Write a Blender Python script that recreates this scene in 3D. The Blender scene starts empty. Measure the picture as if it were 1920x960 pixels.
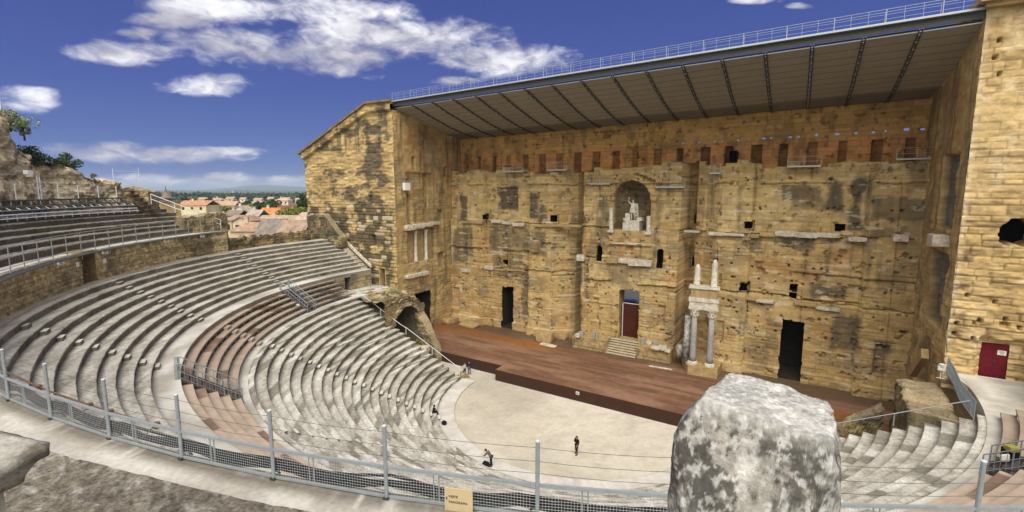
import bpy, bmesh, math, random
import numpy as np
from mathutils import Vector, Matrix

# ------------------------------------------------------------------ camera, world, sun, exposure
S = bpy.context.scene
COL = S.collection
CAM = np.array([19.719, -62.112, 22.547])
YAW, PITCH, FPX, PPY = math.radians(-31.524), math.radians(-7.305), 877.565, 466.72
YC = -16.17                                   # centre line of the cavea
cam = bpy.data.cameras.new('camera')
cam_o = bpy.data.objects.new('camera', cam); COL.objects.link(cam_o)
cam_o.location = CAM
cam_o.rotation_euler = (math.pi/2 + PITCH, 0, -YAW)
cam.sensor_width = 36; cam.lens = FPX/1920*36; cam.shift_y = (PPY-480)/1920
cam.clip_start = 0.1; cam.clip_end = 30000
S.camera = cam_o
R = math.radians

SUN_EL, SUN_AZ = 52, 150                      # azimuth clockwise from +Y
sun = bpy.data.lights.new('sun', 'SUN'); sun.energy = 1.5; sun.angle = R(52); sun.color = (1, .94, .84)
so = bpy.data.objects.new('sun', sun); COL.objects.link(so)
so.rotation_euler = (R(90-SUN_EL), 0, R(180-SUN_AZ))
S.view_settings.view_transform = 'Standard'; S.view_settings.look = 'None'
S.view_settings.gamma = 1; S.view_settings.use_curve_mapping = False
S.view_settings.exposure = 1.3

def unproj_dir(u, v):
    fw = np.array([math.sin(YAW)*math.cos(PITCH), math.cos(YAW)*math.cos(PITCH), math.sin(PITCH)])
    rt = np.array([math.cos(YAW), -math.sin(YAW), 0]); up = np.cross(rt, fw)
    return fw + rt*(u-960)/FPX - up*(v-PPY)/FPX
def on_y(u, v, Y): d = unproj_dir(u, v); return CAM + d*(Y-CAM[1])/d[1]
def on_x(u, v, X): d = unproj_dir(u, v); return CAM + d*(X-CAM[0])/d[0]
def on_z(u, v, Z): d = unproj_dir(u, v); return CAM + d*(Z-CAM[2])/d[2]
def at_depth(u, v, D): return CAM + unproj_dir(u, v)*D
def on_r(u, v, rad, far=True):
    d = unproj_dir(u, v); o = CAM - np.array([0, YC, 0])
    a = d[0]**2+d[1]**2; b = o[0]*d[0]+o[1]*d[1]; c = o[0]**2+o[1]**2-rad*rad
    q = math.sqrt(max(b*b-a*c, 0)); return CAM + d*((-b+q if far else -b-q)/a)
def theta(P): return math.degrees(math.atan2(P[1]-YC, P[0]))
def polar(rad, th, z=0.0): return np.array([rad*math.cos(R(th)), YC+rad*math.sin(R(th)), z])

# ---- sky
W = bpy.data.worlds.new('World'); S.world = W; W.use_nodes = True
nt = W.node_tree; nt.nodes.clear()
def N(t, tree=None, **kw):
    n = (tree or nt).nodes.new(t)
    for k, v in kw.items(): setattr(n, k, v)
    return n
def L(a, b, tree=None): (tree or nt).links.new(a, b)
def wm(op, a, b=None, c=None, clamp=False):
    n = N('ShaderNodeMath', operation=op, use_clamp=clamp)
    for i, x in enumerate((a, b, c)):
        if x is None: continue
        if isinstance(x, (int, float)): n.inputs[i].default_value = x
        else: L(x, n.inputs[i])
    return n.outputs[0]
out = N('ShaderNodeOutputWorld'); bg = N('ShaderNodeBackground')
sky = N('ShaderNodeTexSky', sky_type='NISHITA', sun_disc=False)
sky.sun_elevation = R(SUN_EL); sky.sun_rotation = R(SUN_AZ); sky.altitude = 900
sky.air_density = 1.0; sky.dust_density = 0.2; sky.ozone_density = 4.0
tc = N('ShaderNodeTexCoord'); sp = N('ShaderNodeSeparateXYZ'); L(tc.outputs['Generated'], sp.inputs[0])
az = wm('ARCTAN2', sp.outputs[0], sp.outputs[1])
hor = wm('SQRT', wm('ADD', wm('MULTIPLY', sp.outputs[0], sp.outputs[0]), wm('MULTIPLY', sp.outputs[1], sp.outputs[1])))
el = wm('DIVIDE', sp.outputs[2], wm('MAXIMUM', hor, 0.05))
cmb = N('ShaderNodeCombineXYZ'); L(az, cmb.inputs[0]); L(wm('MULTIPLY', el, 1.9), cmb.inputs[1])
nz = N('ShaderNodeTexNoise'); nz.inputs['Scale'].default_value = 7.5; nz.inputs['Detail'].default_value = 8; nz.inputs['Roughness'].default_value = .58
L(cmb.outputs[0], nz.inputs['Vector'])
CLOUDS = [(470, 18, 190, 34), (640, 20, 170, 45), (500, 88, 205, 40), (640, 105, 120, 48), (770, 70, 200, 44), (930, 108, 160, 36),
          (1010, 100, 70, 26), (395, 158, 92, 25), (235, 100, 105, 28), (255, 62, 50, 17), (330, 38, 110, 20), (60, 184, 62, 28), (180, 284, 125, 23), (330, 290, 160, 18), (440, 284, 90, 11),
          (280, 340, 95, 17), (415, 340, 90, 20), (545, 343, 70, 16), (845, 152, 52, 11), (1405, -2, 60, 12), (640, 60, 110, 40), (1500, 12, 30, 8)]
dens = None
for (u, v, a, b) in CLOUDS:
    d0 = unproj_dir(u, v); d1 = unproj_dir(u+a, v); d2 = unproj_dir(u, v-b)
    A = lambda d: math.atan2(d[0], d[1]); E_ = lambda d: d[2]/math.hypot(d[0], d[1])
    # local axes of the patch in (azimuth, elevation) space
    p0 = np.array([A(d0), E_(d0)]); ax = np.array([A(d1), E_(d1)])-p0; ay = np.array([A(d2), E_(d2)])-p0
    M = np.linalg.inv(np.stack([ax, ay], 1))
    da = wm('SUBTRACT', az, float(p0[0])); de = wm('SUBTRACT', el, float(p0[1]))
    x = wm('ADD', wm('MULTIPLY', da, float(M[0, 0])), wm('MULTIPLY', de, float(M[0, 1])))
    y = wm('ADD', wm('MULTIPLY', da, float(M[1, 0])), wm('MULTIPLY', de, float(M[1, 1])))
    q = wm('SUBTRACT', 1.0, wm('ADD', wm('MULTIPLY', x, x), wm('MULTIPLY', y, y)))
    q = wm('MAXIMUM', q, -1.0)
    dens = q if dens is None else wm('SMOOTH_MAX', dens, q, 0.35)
nz3 = N('ShaderNodeTexNoise'); nz3.inputs['Scale'].default_value = 24; nz3.inputs['Detail'].default_value = 9; nz3.inputs['Roughness'].default_value = .6; nz3.inputs['Distortion'].default_value = .6
L(cmb.outputs[0], nz3.inputs['Vector'])
dn = wm('ADD', wm('ADD', dens, wm('MULTIPLY', wm('SUBTRACT', nz.outputs['Fac'], .5), 2.6)), wm('MULTIPLY', wm('SUBTRACT', nz3.outputs['Fac'], .52), 1.9))
mr = N('ShaderNodeMapRange', interpolation_type='SMOOTHSTEP'); L(dn, mr.inputs[0]); mr.inputs[1].default_value = -.05; mr.inputs[2].default_value = 1.3
nz2 = N('ShaderNodeTexNoise'); nz2.inputs['Scale'].default_value = 5; nz2.inputs['Detail'].default_value = 6
mp = N('ShaderNodeVectorMath', operation='ADD'); L(cmb.outputs[0], mp.inputs[0]); mp.inputs[1].default_value = (3.1, .02, 0); L(mp.outputs[0], nz2.inputs['Vector'])
shade = N('ShaderNodeMapRange', interpolation_type='SMOOTHSTEP'); L(wm('ADD', wm('MULTIPLY', nz2.outputs['Fac'], .7), wm('ADD', wm('MULTIPLY', nz3.outputs['Fac'], .25), wm('MULTIPLY', wm('SUBTRACT', nz.outputs['Fac'], .5), .25))), shade.inputs[0]); shade.inputs[1].default_value = .36; shade.inputs[2].default_value = .62
ccol = N('ShaderNodeMixRGB'); L(shade.outputs[0], ccol.inputs[0])
CLOUD_K = 3.6
ccol.inputs[1].default_value = (.50*CLOUD_K, .49*CLOUD_K, .56*CLOUD_K, 1); ccol.inputs[2].default_value = (1.05*CLOUD_K, 1.05*CLOUD_K, 1.1*CLOUD_K, 1)
ramp = N('ShaderNodeValToRGB'); L(wm('MULTIPLY', el, 1.6), ramp.inputs[0])
ramp.color_ramp.elements[0].position = 0; ramp.color_ramp.elements[0].color = (.088, .16, .45, 1); ramp.color_ramp.elements[1].position = .9; ramp.color_ramp.elements[1].color = (.034, .050, .235, 1)
q = ramp.color_ramp.elements.new(.28); q.color = (.056, .090, .36, 1)
SKY_K = 3.3
rs = N('ShaderNodeMixRGB', blend_type='MULTIPLY'); rs.inputs[0].default_value = 1; L(ramp.outputs[0], rs.inputs[1]); rs.inputs[2].default_value = (SKY_K, SKY_K, SKY_K, 1)
tint = N('ShaderNodeMixRGB'); tint.inputs[0].default_value = .97; L(sky.outputs[0], tint.inputs[1]); L(rs.outputs[0], tint.inputs[2])
mx = N('ShaderNodeMixRGB'); L(mr.outputs[0], mx.inputs[0]); L(tint.outputs[0], mx.inputs[1]); L(ccol.outputs[0], mx.inputs[2])
dk = wm('ADD', wm('ADD', wm('MULTIPLY', sp.outputs[0], .30), wm('MULTIPLY', sp.outputs[1], -.72)), wm('MULTIPLY', sp.outputs[2], .62))
dkm = N('ShaderNodeMapRange', interpolation_type='SMOOTHSTEP'); L(wm('ADD', dk, wm('MULTIPLY', wm('SUBTRACT', nz.outputs['Fac'], .5), .5)), dkm.inputs[0]); dkm.inputs[1].default_value = .22; dkm.inputs[2].default_value = .52
mx2 = N('ShaderNodeMixRGB'); L(dkm.outputs[0], mx2.inputs[0]); L(mx.outputs[0], mx2.inputs[1]); mx2.inputs[2].default_value = (4.7, 4.6, 4.35, 1)  # unseen cloud bank added behind the camera for neutral fill light
L(mx2.outputs[0], bg.inputs[0]); bg.inputs[1].default_value = 0.12; L(bg.outputs[0], out.inputs[0])

# ------------------------------------------------------------------ helpers
rng = np.random.default_rng(7); random.seed(7)
def _hash(ix, iy, iz, seed):
    h = (ix.astype(np.int64)*374761393 + iy.astype(np.int64)*668265263 + iz.astype(np.int64)*2147483647 + seed*974711) & 0xFFFFFFFF
    h = ((h ^ (h >> 13))*1274126177) & 0xFFFFFFFF
    h = ((h ^ (h >> 16))*2246822519) & 0xFFFFFFFF
    return ((h ^ (h >> 15)) & 0xFFFFFF)/float(0xFFFFFF)
def vnoise(x, y, z=0.0, seed=0):
    x, y, z = np.broadcast_arrays(np.asarray(x, float), np.asarray(y, float), np.asarray(z, float))
    ix, iy, iz = np.floor(x), np.floor(y), np.floor(z); fx, fy, fz = x-ix, y-iy, z-iz
    fx, fy, fz = [f*f*(3-2*f) for f in (fx, fy, fz)]
    r = 0
    for a in (0, 1):
        for b in (0, 1):
            for c in (0, 1):
                r = r + _hash(ix+a, iy+b, iz+c, seed)*(fx if a else 1-fx)*(fy if b else 1-fy)*(fz if c else 1-fz)
    return r
def fbm(x, y, z=0.0, seed=0, oct=4, gain=.5):
    s, a, t = 0, 1, 0
    for i in range(oct):
        s = s + a*vnoise(np.asarray(x)*2**i, np.asarray(y)*2**i, np.asarray(z)*2**i, seed+i*17); t += a; a *= gain
    return s/t
def sstep(a, b, x): t = np.clip((x-a)/(b-a), 0, 1); return t*t*(3-2*t)
def rowhash(i, seed): return _hash(np.asarray(i), np.asarray(i)*0+3, np.asarray(i)*0+7, seed)

def tag(o, label=None, cat=None, group=None, kind=None):
    if label: o['label'] = label
    if cat: o['category'] = cat
    if group: o['group'] = group
    if kind: o['kind'] = kind
    return o
def empty(name, loc=(0, 0, 0), label=None, cat=None, group=None, rz=0):
    o = bpy.data.objects.new(name, None); COL.objects.link(o); o.location = [float(c) for c in loc]; o.rotation_euler.z = rz
    o.empty_display_size = .3
    return tag(o, label, cat, group)
def mesh_obj(name, V, F, mat, parent=None, col=None, uv=None, smooth=False):
    V = np.asarray(V, np.float32).reshape(-1, 3)
    me = bpy.data.meshes.new(name)
    if isinstance(F, np.ndarray):
        n = len(F); k = F.shape[1]
        me.vertices.add(len(V)); me.vertices.foreach_set('co', V.ravel())
        me.loops.add(n*k); me.loops.foreach_set('vertex_index', F.astype(np.int32).ravel())
        me.polygons.add(n); me.polygons.foreach_set('loop_start', np.arange(0, n*k, k, dtype=np.int32))
        me.polygons.foreach_set('loop_total', np.full(n, k, np.int32))
        me.update(calc_edges=True)
    else:
        me.from_pydata([tuple(map(float, v)) for v in V], [], F); me.update()
    if col is not None:
        c = np.ones((len(V), 4), np.float32); c[:, :3] = np.asarray(col, np.float32).reshape(-1, 3)
        a = me.color_attributes.new('col', 'FLOAT_COLOR', 'POINT'); a.data.foreach_set('color', c.ravel())
    if uv is not None:
        l = me.uv_layers.new(name='UVMap'); idx = np.empty(len(me.loops), np.int32); me.loops.foreach_get('vertex_index', idx)
        l.data.foreach_set('uv', np.asarray(uv, np.float32).reshape(-1, 2)[idx].ravel())
    if smooth: me.polygons.foreach_set('use_smooth', np.ones(len(me.polygons), bool))
    if mat: me.materials.append(mat)
    o = bpy.data.objects.new(name, me); COL.objects.link(o)
    if parent: o.parent = parent
    return o
def grid_faces(nu, nv, mask=None, flip=False):
    i = np.arange(nu*nv).reshape(nu, nv)
    F = np.stack([i[:-1, :-1], i[1:, :-1], i[1:, 1:], i[:-1, 1:]], -1)
    if flip: F = F[..., ::-1]
    F = F.reshape(-1, 4)
    if mask is not None: F = F[~mask.reshape(-1)]
    return F
class MB:
    """collects solids into one mesh"""
    def __init__(s): s.V = []; s.F = []
    def add(s, V, F):
        b = len(s.V); s.V += [tuple(map(float, v)) for v in V]; s.F += [[i+b for i in f] for f in F]; return s
    def box(s, c, d, rz=0, jit=0, ax=None):
        x, y, z = [q/2 for q in d]; V = []
        cr, sr = math.cos(rz), math.sin(rz)
        for sx, sy, sz in ((-1,-1,-1),(1,-1,-1),(1,1,-1),(-1,1,-1),(-1,-1,1),(1,-1,1),(1,1,1),(-1,1,1)):
            p = [sx*x, sy*y, sz*z]
            if jit: p = [a+random.uniform(-jit, jit) for a in p]
            if ax is not None: q = np.array(ax[0])*p[0]+np.array(ax[1])*p[1]+np.array(ax[2])*p[2]; V.append(tuple(q+np.array(c)))
            else: V.append((c[0]+p[0]*cr-p[1]*sr, c[1]+p[0]*sr+p[1]*cr, c[2]+p[2]))
        return s.add(V, [(0,3,2,1),(4,5,6,7),(0,1,5,4),(1,2,6,5),(2,3,7,6),(3,0,4,7)])
    def tube(s, pts, r, n=8, cap=True):
        P = [np.array(p, float) for p in pts]; m = len(P); rr = r if hasattr(r, '__len__') else [r]*m
        V = []; pu = None
        for i in range(m):
            t = P[min(i+1, m-1)]-P[max(i-1, 0)]; t = t/(np.linalg.norm(t)+1e-9)
            u = (np.cross(t, [0, 0, 1]) if abs(t[2]) < .95 else np.cross(t, [1, 0, 0])) if pu is None else pu-t*(pu@t)
            u = u/(np.linalg.norm(u)+1e-9); pu = u; w = np.cross(t, u)
            for k in range(n):
                a = 2*math.pi*k/n; V.append(P[i]+rr[i]*(math.cos(a)*u+math.sin(a)*w))
        F = [(i*n+k, i*n+(k+1) % n, (i+1)*n+(k+1) % n, (i+1)*n+k) for i in range(m-1) for k in range(n)]
        if cap: F += [tuple(range(n-1, -1, -1)), tuple((m-1)*n+k for k in range(n))]
        return s.add(V, F)
    def lathe(s, prof, c=(0, 0, 0), n=16):
        V = [(c[0]+r*math.cos(2*math.pi*k/n), c[1]+r*math.sin(2*math.pi*k/n), c[2]+z) for r, z in prof for k in range(n)]
        m = len(prof)
        F = [(i*n+k, i*n+(k+1) % n, (i+1)*n+(k+1) % n, (i+1)*n+k) for i in range(m-1) for k in range(n)]
        F += [tuple(range(n-1, -1, -1)), tuple((m-1)*n+k for k in range(n))]
        return s.add(V, F)
    def prism(s, pts, off):
        n = len(pts); A = [np.array(p, float) for p in pts]; off = np.array(off, float)
        return s.add(A+[a+off for a in A], [tuple(range(n-1, -1, -1)), tuple(range(n, 2*n))]+[(i, (i+1) % n, n+(i+1) % n, n+i) for i in range(n)])
    def build(s, name, mat, parent=None, smooth=False, col=None):
        return mesh_obj(name, s.V, s.F, mat, parent, smooth=smooth, col=col)
def rock(mb, c, d, rz=0, seed=0, amp=.12, n=6):
    """rounded, broken block"""
    V = []; F = []
    g = np.linspace(-1, 1, n)
    base = 0
    for ax in range(3):
        for sg in (-1, 1):
            for i in range(n):
                for j in range(n):
                    p = [0, 0, 0]; p[ax] = sg; p[(ax+1) % 3] = g[i]; p[(ax+2) % 3] = g[j]
                    p = np.array(p, float)
                    nn = np.linalg.norm(p); p = p*(1-.16*(nn-1))
                    q = p*np.array(d)/2
                    k = fbm(q[0]*2.3+seed*3.7, q[1]*2.3+seed, q[2]*2.3, seed, 3)-.5
                    q = q*(1+amp*2*k)
                    V.append((c[0]+q[0]*math.cos(rz)-q[1]*math.sin(rz), c[1]+q[0]*math.sin(rz)+q[1]*math.cos(rz), c[2]+q[2]))
            for i in range(n-1):
                for j in range(n-1):
                    f = (base+i*n+j, base+(i+1)*n+j, base+(i+1)*n+j+1, base+i*n+j+1)
                    F.append(f if sg > 0 else f[::-1])
            base += n*n
    mb.add(V, F)

# ------------------------------------------------------------------ materials
def mat_new(name):
    m = bpy.data.materials.new(name); m.use_nodes = True
    t = m.node_tree; b = t.nodes['Principled BSDF']; b.inputs['Specular IOR Level'].default_value = .15
    return m, t, b
def plain(name, color, rough=.6, metal=0.0, noise=0.0, scale=3.0, bump=0.0):
    m, t, b = mat_new(name)
    b.inputs['Roughness'].default_value = rough; b.inputs['Metallic'].default_value = metal
    if metal: b.inputs['Specular IOR Level'].default_value = .5
    if noise or bump:
        g = N('ShaderNodeTexCoord', t); n = N('ShaderNodeTexNoise', t); n.inputs['Scale'].default_value = scale; n.inputs['Detail'].default_value = 6; n.inputs['Roughness'].default_value = .65
        L(g.outputs['Object'], n.inputs['Vector'], t)
        r = N('ShaderNodeMapRange', t); L(n.outputs['Fac'], r.inputs[0], t); r.inputs[1].default_value = .3; r.inputs[2].default_value = .7
        r.inputs[3].default_value = 1-noise; r.inputs[4].default_value = 1+noise*.6
        x = N('ShaderNodeMixRGB', t, blend_type='MULTIPLY'); x.inputs[0].default_value = 1; x.inputs[1].default_value = (*color, 1); L(r.outputs[0], x.inputs[2], t)
        L(x.outputs[0], b.inputs['Base Color'], t)
        if bump:
            u = N('ShaderNodeBump', t); u.inputs['Strength'].default_value = bump; u.inputs['Distance'].default_value = .05; L(n.outputs['Fac'], u.inputs['Height'], t); L(u.outputs[0], b.inputs['Normal'], t)
    else: b.inputs['Base Color'].default_value = (*color, 1)
    return m
def stone_mat(name, s1=1.6, s2=9.0, k1=.25, k2=.35, bump=.5, dist=.06, stretch=(1, 1, 1), spots=None, tone=(1, 1, 1)):
    """colour comes from the mesh's own 'col' attribute, broken up by two noises; optional lichen spots"""
    m, t, b = mat_new(name); b.inputs['Roughness'].default_value = .92
    a = N('ShaderNodeAttribute', t); a.attribute_name = 'col'
    g = N('ShaderNodeTexCoord', t); mpn = N('ShaderNodeMapping', t); mpn.inputs['Scale'].default_value = stretch; L(g.outputs['Object'], mpn.inputs[0], t)
    last = a.outputs['Color']; hs = []
    for s, k in ((s1, k1), (s2, k2)):
        n = N('ShaderNodeTexNoise', t); n.inputs['Scale'].default_value = s; n.inputs['Detail'].default_value = 7; n.inputs['Roughness'].default_value = .68
        L(mpn.outputs[0], n.inputs['Vector'], t); hs.append(n.outputs['Fac'])
        r = N('ShaderNodeMapRange', t); L(n.outputs['Fac'], r.inputs[0], t); r.inputs[1].default_value = .28; r.inputs[2].default_value = .72
        r.inputs[3].default_value = 1-k; r.inputs[4].default_value = 1+k*.7
        x = N('ShaderNodeMixRGB', t, blend_type='MULTIPLY'); x.inputs[0].default_value = 1; L(last, x.inputs[1], t); L(r.outputs[0], x.inputs[2], t); last = x.outputs[0]
    if spots:
        sc, lo, hi, colr = spots
        n = N('ShaderNodeTexNoise', t); n.inputs['Scale'].default_value = sc; n.inputs['Detail'].default_value = 9; n.inputs['Roughness'].default_value = .72
        L(mpn.outputs[0], n.inputs['Vector'], t)
        r = N('ShaderNodeMapRange', t, interpolation_type='SMOOTHSTEP'); L(n.outputs['Fac'], r.inputs[0], t); r.inputs[1].default_value = lo; r.inputs[2].default_value = hi
        x = N('ShaderNodeMixRGB', t); L(r.outputs[0], x.inputs[0], t); L(last, x.inputs[1], t); x.inputs[2].default_value = (*colr, 1); last = x.outputs[0]
    if tone != (1, 1, 1):
        x = N('ShaderNodeMixRGB', t, blend_type='MULTIPLY'); x.inputs[0].default_value = 1; L(last, x.inputs[1], t); x.inputs[2].default_value = (*tone, 1); last = x.outputs[0]
    L(last, b.inputs['Base Color'], t)
    ad = N('ShaderNodeMath', t, operation='ADD'); L(hs[0], ad.inputs[0], t); L(hs[1], ad.inputs[1], t)
    u = N('ShaderNodeBump', t); u.inputs['Strength'].default_value = bump; u.inputs['Distance'].default_value = dist; L(ad.outputs[0], u.inputs['Height'], t); L(u.outputs[0], b.inputs['Normal'], t)
    return m
M = {}
M['wall'] = stone_mat('ochre_masonry', .9, 5.5, .10, .20, .35, .05, (1, 1, 1.5))
M['seat'] = stone_mat('grey_limestone', 1.1, 6.0, .22, .42, .6, .05, (1, 1, 1), (2.3, .62, .78, (.16, .15, .13)))
M['seat_pale'] = stone_mat('worn_step_stone', 2, 8, .12, .2, .3, .03)
M['near_walk'] = stone_mat('pitted_step_stone', 4, 16, .3, .55, .9, .05, (1, 1, 1), (6, .57, .70, (.06, .053, .042)))
M['rubble'] = stone_mat('rubble_stone', 1.2, 5.0, .3, .5, .9, .14)
M['near_stone'] = stone_mat('lichen_stone', 5, 30, .3, .5, .8, .02, (1, 1, 1), (7, .54, .66, (.055, .053, .048)))
M['floor'] = stone_mat('pale_gravel_floor', .25, 2.2, .10, .14, .15, .02)
M['white_marble'] = plain('white_marble', (.60, .56, .47), .7, 0, .4, 2.5, .3)
M['pale_stone'] = plain('pale_stone', (.56, .50, .40), .85, 0, .45, 2.2, .6)
M['ochre'] = plain('ochre_stone', (.40, .285, .135), .9, 0, .35, 1.6, .6)
M['grey_granite'] = plain('grey_granite', (.33, .32, .30), .7, 0, .3, 4, .3)
M['mottled'] = plain('mottled_column_stone', (.42, .41, .38), .85, 0, .85, 2.6, .5)
M['dark_void'] = plain('dark_passage_stone', (.035, .028, .02), 1, 0, .3, 1)  # near-black colour paints the shade inside openings
M['steel'] = plain('galvanised_steel', (.42, .45, .46), .45, .55, .12, 6)
M['steel_pale'] = plain('pale_painted_steel', (.62, .66, .70), .5, .1, .1, 4)
M['steel_dark'] = plain('dark_steel', (.07, .07, .065), .6, .3, .2, 4)
M['steel_blue'] = plain('blue_grey_steel', (.28, .33, .37), .5, .4, .15, 5)
M['rust'] = plain('rusty_iron', (.17, .10, .055), .85, .2, .4, 8, .4)
M['black_rubber'] = plain('black_cable', (.012, .012, .013), .55)
M['red_door'] = plain('dark_red_paint', (.13, .010, .018), .6, 0, .2, 3)
M['brown_door'] = plain('red_brown_door', (.075, .018, .010), .7, 0, .25, 1.2)
M['ochre_dark'] = plain('weathered_coping_riser_shade', (.20, .155, .09), .9, 0, .5, 1.4, .5)
M['stage_front'] = plain('dark_brown_panel', (.050, .024, .015), .75, 0, .15, 1.5)
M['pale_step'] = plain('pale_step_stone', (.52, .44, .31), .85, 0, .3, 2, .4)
M['plate'] = plain('brown_steel_plate', (.085, .062, .055), .7, .1, .15, 3)
M['yellow_bag'] = plain('yellow_green_cloth', (.30, .30, .04), .8, 0, .5, 9)
M['steel_fence'] = plain('fence_steel', (.36, .40, .42), .5, .35, .14, 9)
M['steel_grid'] = plain('fence_wire', (.5, .52, .52), .5, .3)

M['white'] = plain('white_paint', (.75, .74, .70), .6)
M['sign'] = plain('cream_sign_board', (.56, .45, .27), .6, 0, .08, 6)
M['ink'] = plain('brown_ink', (.03, .02, .012), .7)
M['asphalt'] = plain('asphalt', (.10, .10, .10), .9, 0, .2, 2)
M['car'] = plain('dark_blue_car_paint', (.012, .018, .032), .25, .2)
M['glass'] = plain('window_glass', (.03, .035, .04), .12, .1)
M['tyre'] = plain('tyre', (.015, .015, .015), .8)

M['stump'] = stone_mat('stump_stone', 9, 45, .18, .35, .7, .012, (1, 1, 1), (22, .60, .68, (.05, .048, .042)))
M['roof_panel'] = stone_mat('brown_roof_panel', .8, 4, .10, .12, .1, .02)
def tread_mat(name, base, dark, k):
    m, t, b = mat_new(name); b.inputs['Roughness'].default_value = .7
    a = N('ShaderNodeAttribute', t); a.attribute_name = 'col'
    g = N('ShaderNodeTexCoord', t); n = N('ShaderNodeTexNoise', t); n.inputs['Scale'].default_value = 1.3; n.inputs['Detail'].default_value = 6; L(g.outputs['Object'], n.inputs['Vector'], t)
    r = N('ShaderNodeMapRange', t); L(n.outputs['Fac'], r.inputs[0], t); r.inputs[1].default_value = .3; r.inputs[2].default_value = .7; r.inputs[3].default_value = 1-k; r.inputs[4].default_value = 1+k*.5
    x = N('ShaderNodeMixRGB', t, blend_type='MULTIPLY'); x.inputs[0].default_value = 1; L(a.outputs['Color'], x.inputs[1], t); L(r.outputs[0], x.inputs[2], t); L(x.outputs[0], b.inputs['Base Color'], t)
    return m
M['plank'] = tread_mat('brown_plywood', None, None, .16)

# ------------------------------------------------------------------ stone relief walls
OCH = np.array([.45, .312, .132]); YEL = np.array([.53, .387, .178]); RED = np.array([.37, .180, .068]); BRN = np.array([.34, .235, .115])
DRK = np.array([.115, .092, .058]); GRY = np.array([.20, .175, .125]); PAL = np.array([.60, .52, .37])
def mixc(A, B, t): t = np.clip(t, 0, 1)[..., None]; return A*(1-t)+B*t
def courses(U, V, seed, ch=.5, bl=1.25, joint=.035):
    """masonry: returns block tone 0..1, block push 0..1, joint mask 0..1"""
    wob = (fbm(U*.35, V*.35, seed=seed+5, oct=2)-.5)*.12+.16*ch*np.sin(V*1.9/ch*.5+seed)+.12*ch*np.sin(V*4.3/ch*.5)
    v = (V+wob)/ch; r = np.floor(v); fv = (v-r)*ch
    lens = bl*(.75+.6*rowhash(r, seed)); off = rowhash(r, seed+1)*7
    u = U/lens+off; u = u+.30*np.sin(u*2.3+r); k = np.floor(u); fu = (u-k)*lens
    tone = _hash(k, r, r*0, seed+2); push = _hash(k, r, r*0, seed+3)
    dj = np.minimum(np.minimum(fv, ch-fv), np.minimum(fu, lens-fu))
    return tone, push, 1-sstep(joint*.4, joint*1.6, dj)
def relief(name, O, du, dn, Wd, Hh, res, fn, mat, parent, hole=None, post=None):
    nu, nv = int(Wd/res)+1, int(Hh/res)+1
    U, V = np.meshgrid(np.linspace(0, Wd, nu), np.linspace(0, Hh, nv), indexing='ij')
    d, c = fn(U, V)
    if post: U2, V2 = post(U, V)
    else: U2, V2 = U, V
    P = np.asarray(O)+U2[..., None]*np.asarray(du)+V2[..., None]*np.array([0, 0, 1.])-d[..., None]*np.asarray(dn)
    mk = None
    if hole is not None:
        Uc = (U[:-1, :-1]+U[1:, 1:])/2; Vc = (V[:-1, :-1]+V[1:, 1:])/2; mk = hole(Uc, Vc)
    flip = np.dot(np.cross(du, [0, 0, 1]), dn) < 0
    return mesh_obj(name, P, grid_faces(nu, nv, mk, flip), mat, parent, col=c, uv=np.stack([U, V], -1))
def inrect(U, V, r, soft=.15, jag=.0, seed=0):
    j = (fbm(U*1.1, V*1.1, seed=seed+50, oct=4)-.5)*jag if jag else 0
    return np.minimum(np.minimum(sstep(-soft, soft, U-r[0]+j), sstep(-soft, soft, r[1]-U+j)), np.minimum(sstep(-soft, soft, V-r[2]+j), sstep(-soft, soft, r[3]-V+j)))
def hard(U, V, r): return ((U > r[0]) & (U < r[1]) & (V > r[2]) & (V < r[3])).astype(float)

# ================================================================== GROUND
def ground():
    # flat town level with a hollow for the theatre floor: one sheet reaching the horizon
    xs = np.unique(np.concatenate([np.linspace(-120, 120, 61), np.geomspace(120, 14000, 22), -np.geomspace(120, 14000, 22)]))
    ys = np.unique(np.concatenate([np.linspace(-120, 120, 61), np.geomspace(120, 14000, 22), -np.geomspace(120, 14000, 22)]))
    X, Y = np.meshgrid(xs, ys, indexing='ij')
    Z = np.full_like(X, -1.6)
    Z = np.where(Y > 7, 1.2, Z); d = np.hypot(X, Y)
    Z = Z+np.where(d > 300, (fbm(X/900, Y/900, seed=3)-.5)*6, 0)
    c = mixc(np.array([.16, .15, .09]), np.array([.075, .095, .04]), sstep(.4, .6, fbm(X/120, Y/120, seed=9)))
    c = np.where((d < 110)[..., None], np.array([.22, .20, .17]), c)
    o = mesh_obj('ground', np.stack([X, Y, Z], -1), grid_faces(len(xs), len(ys)), M['floor'], col=c)
    o['kind'] = 'structure'
ground()

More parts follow.
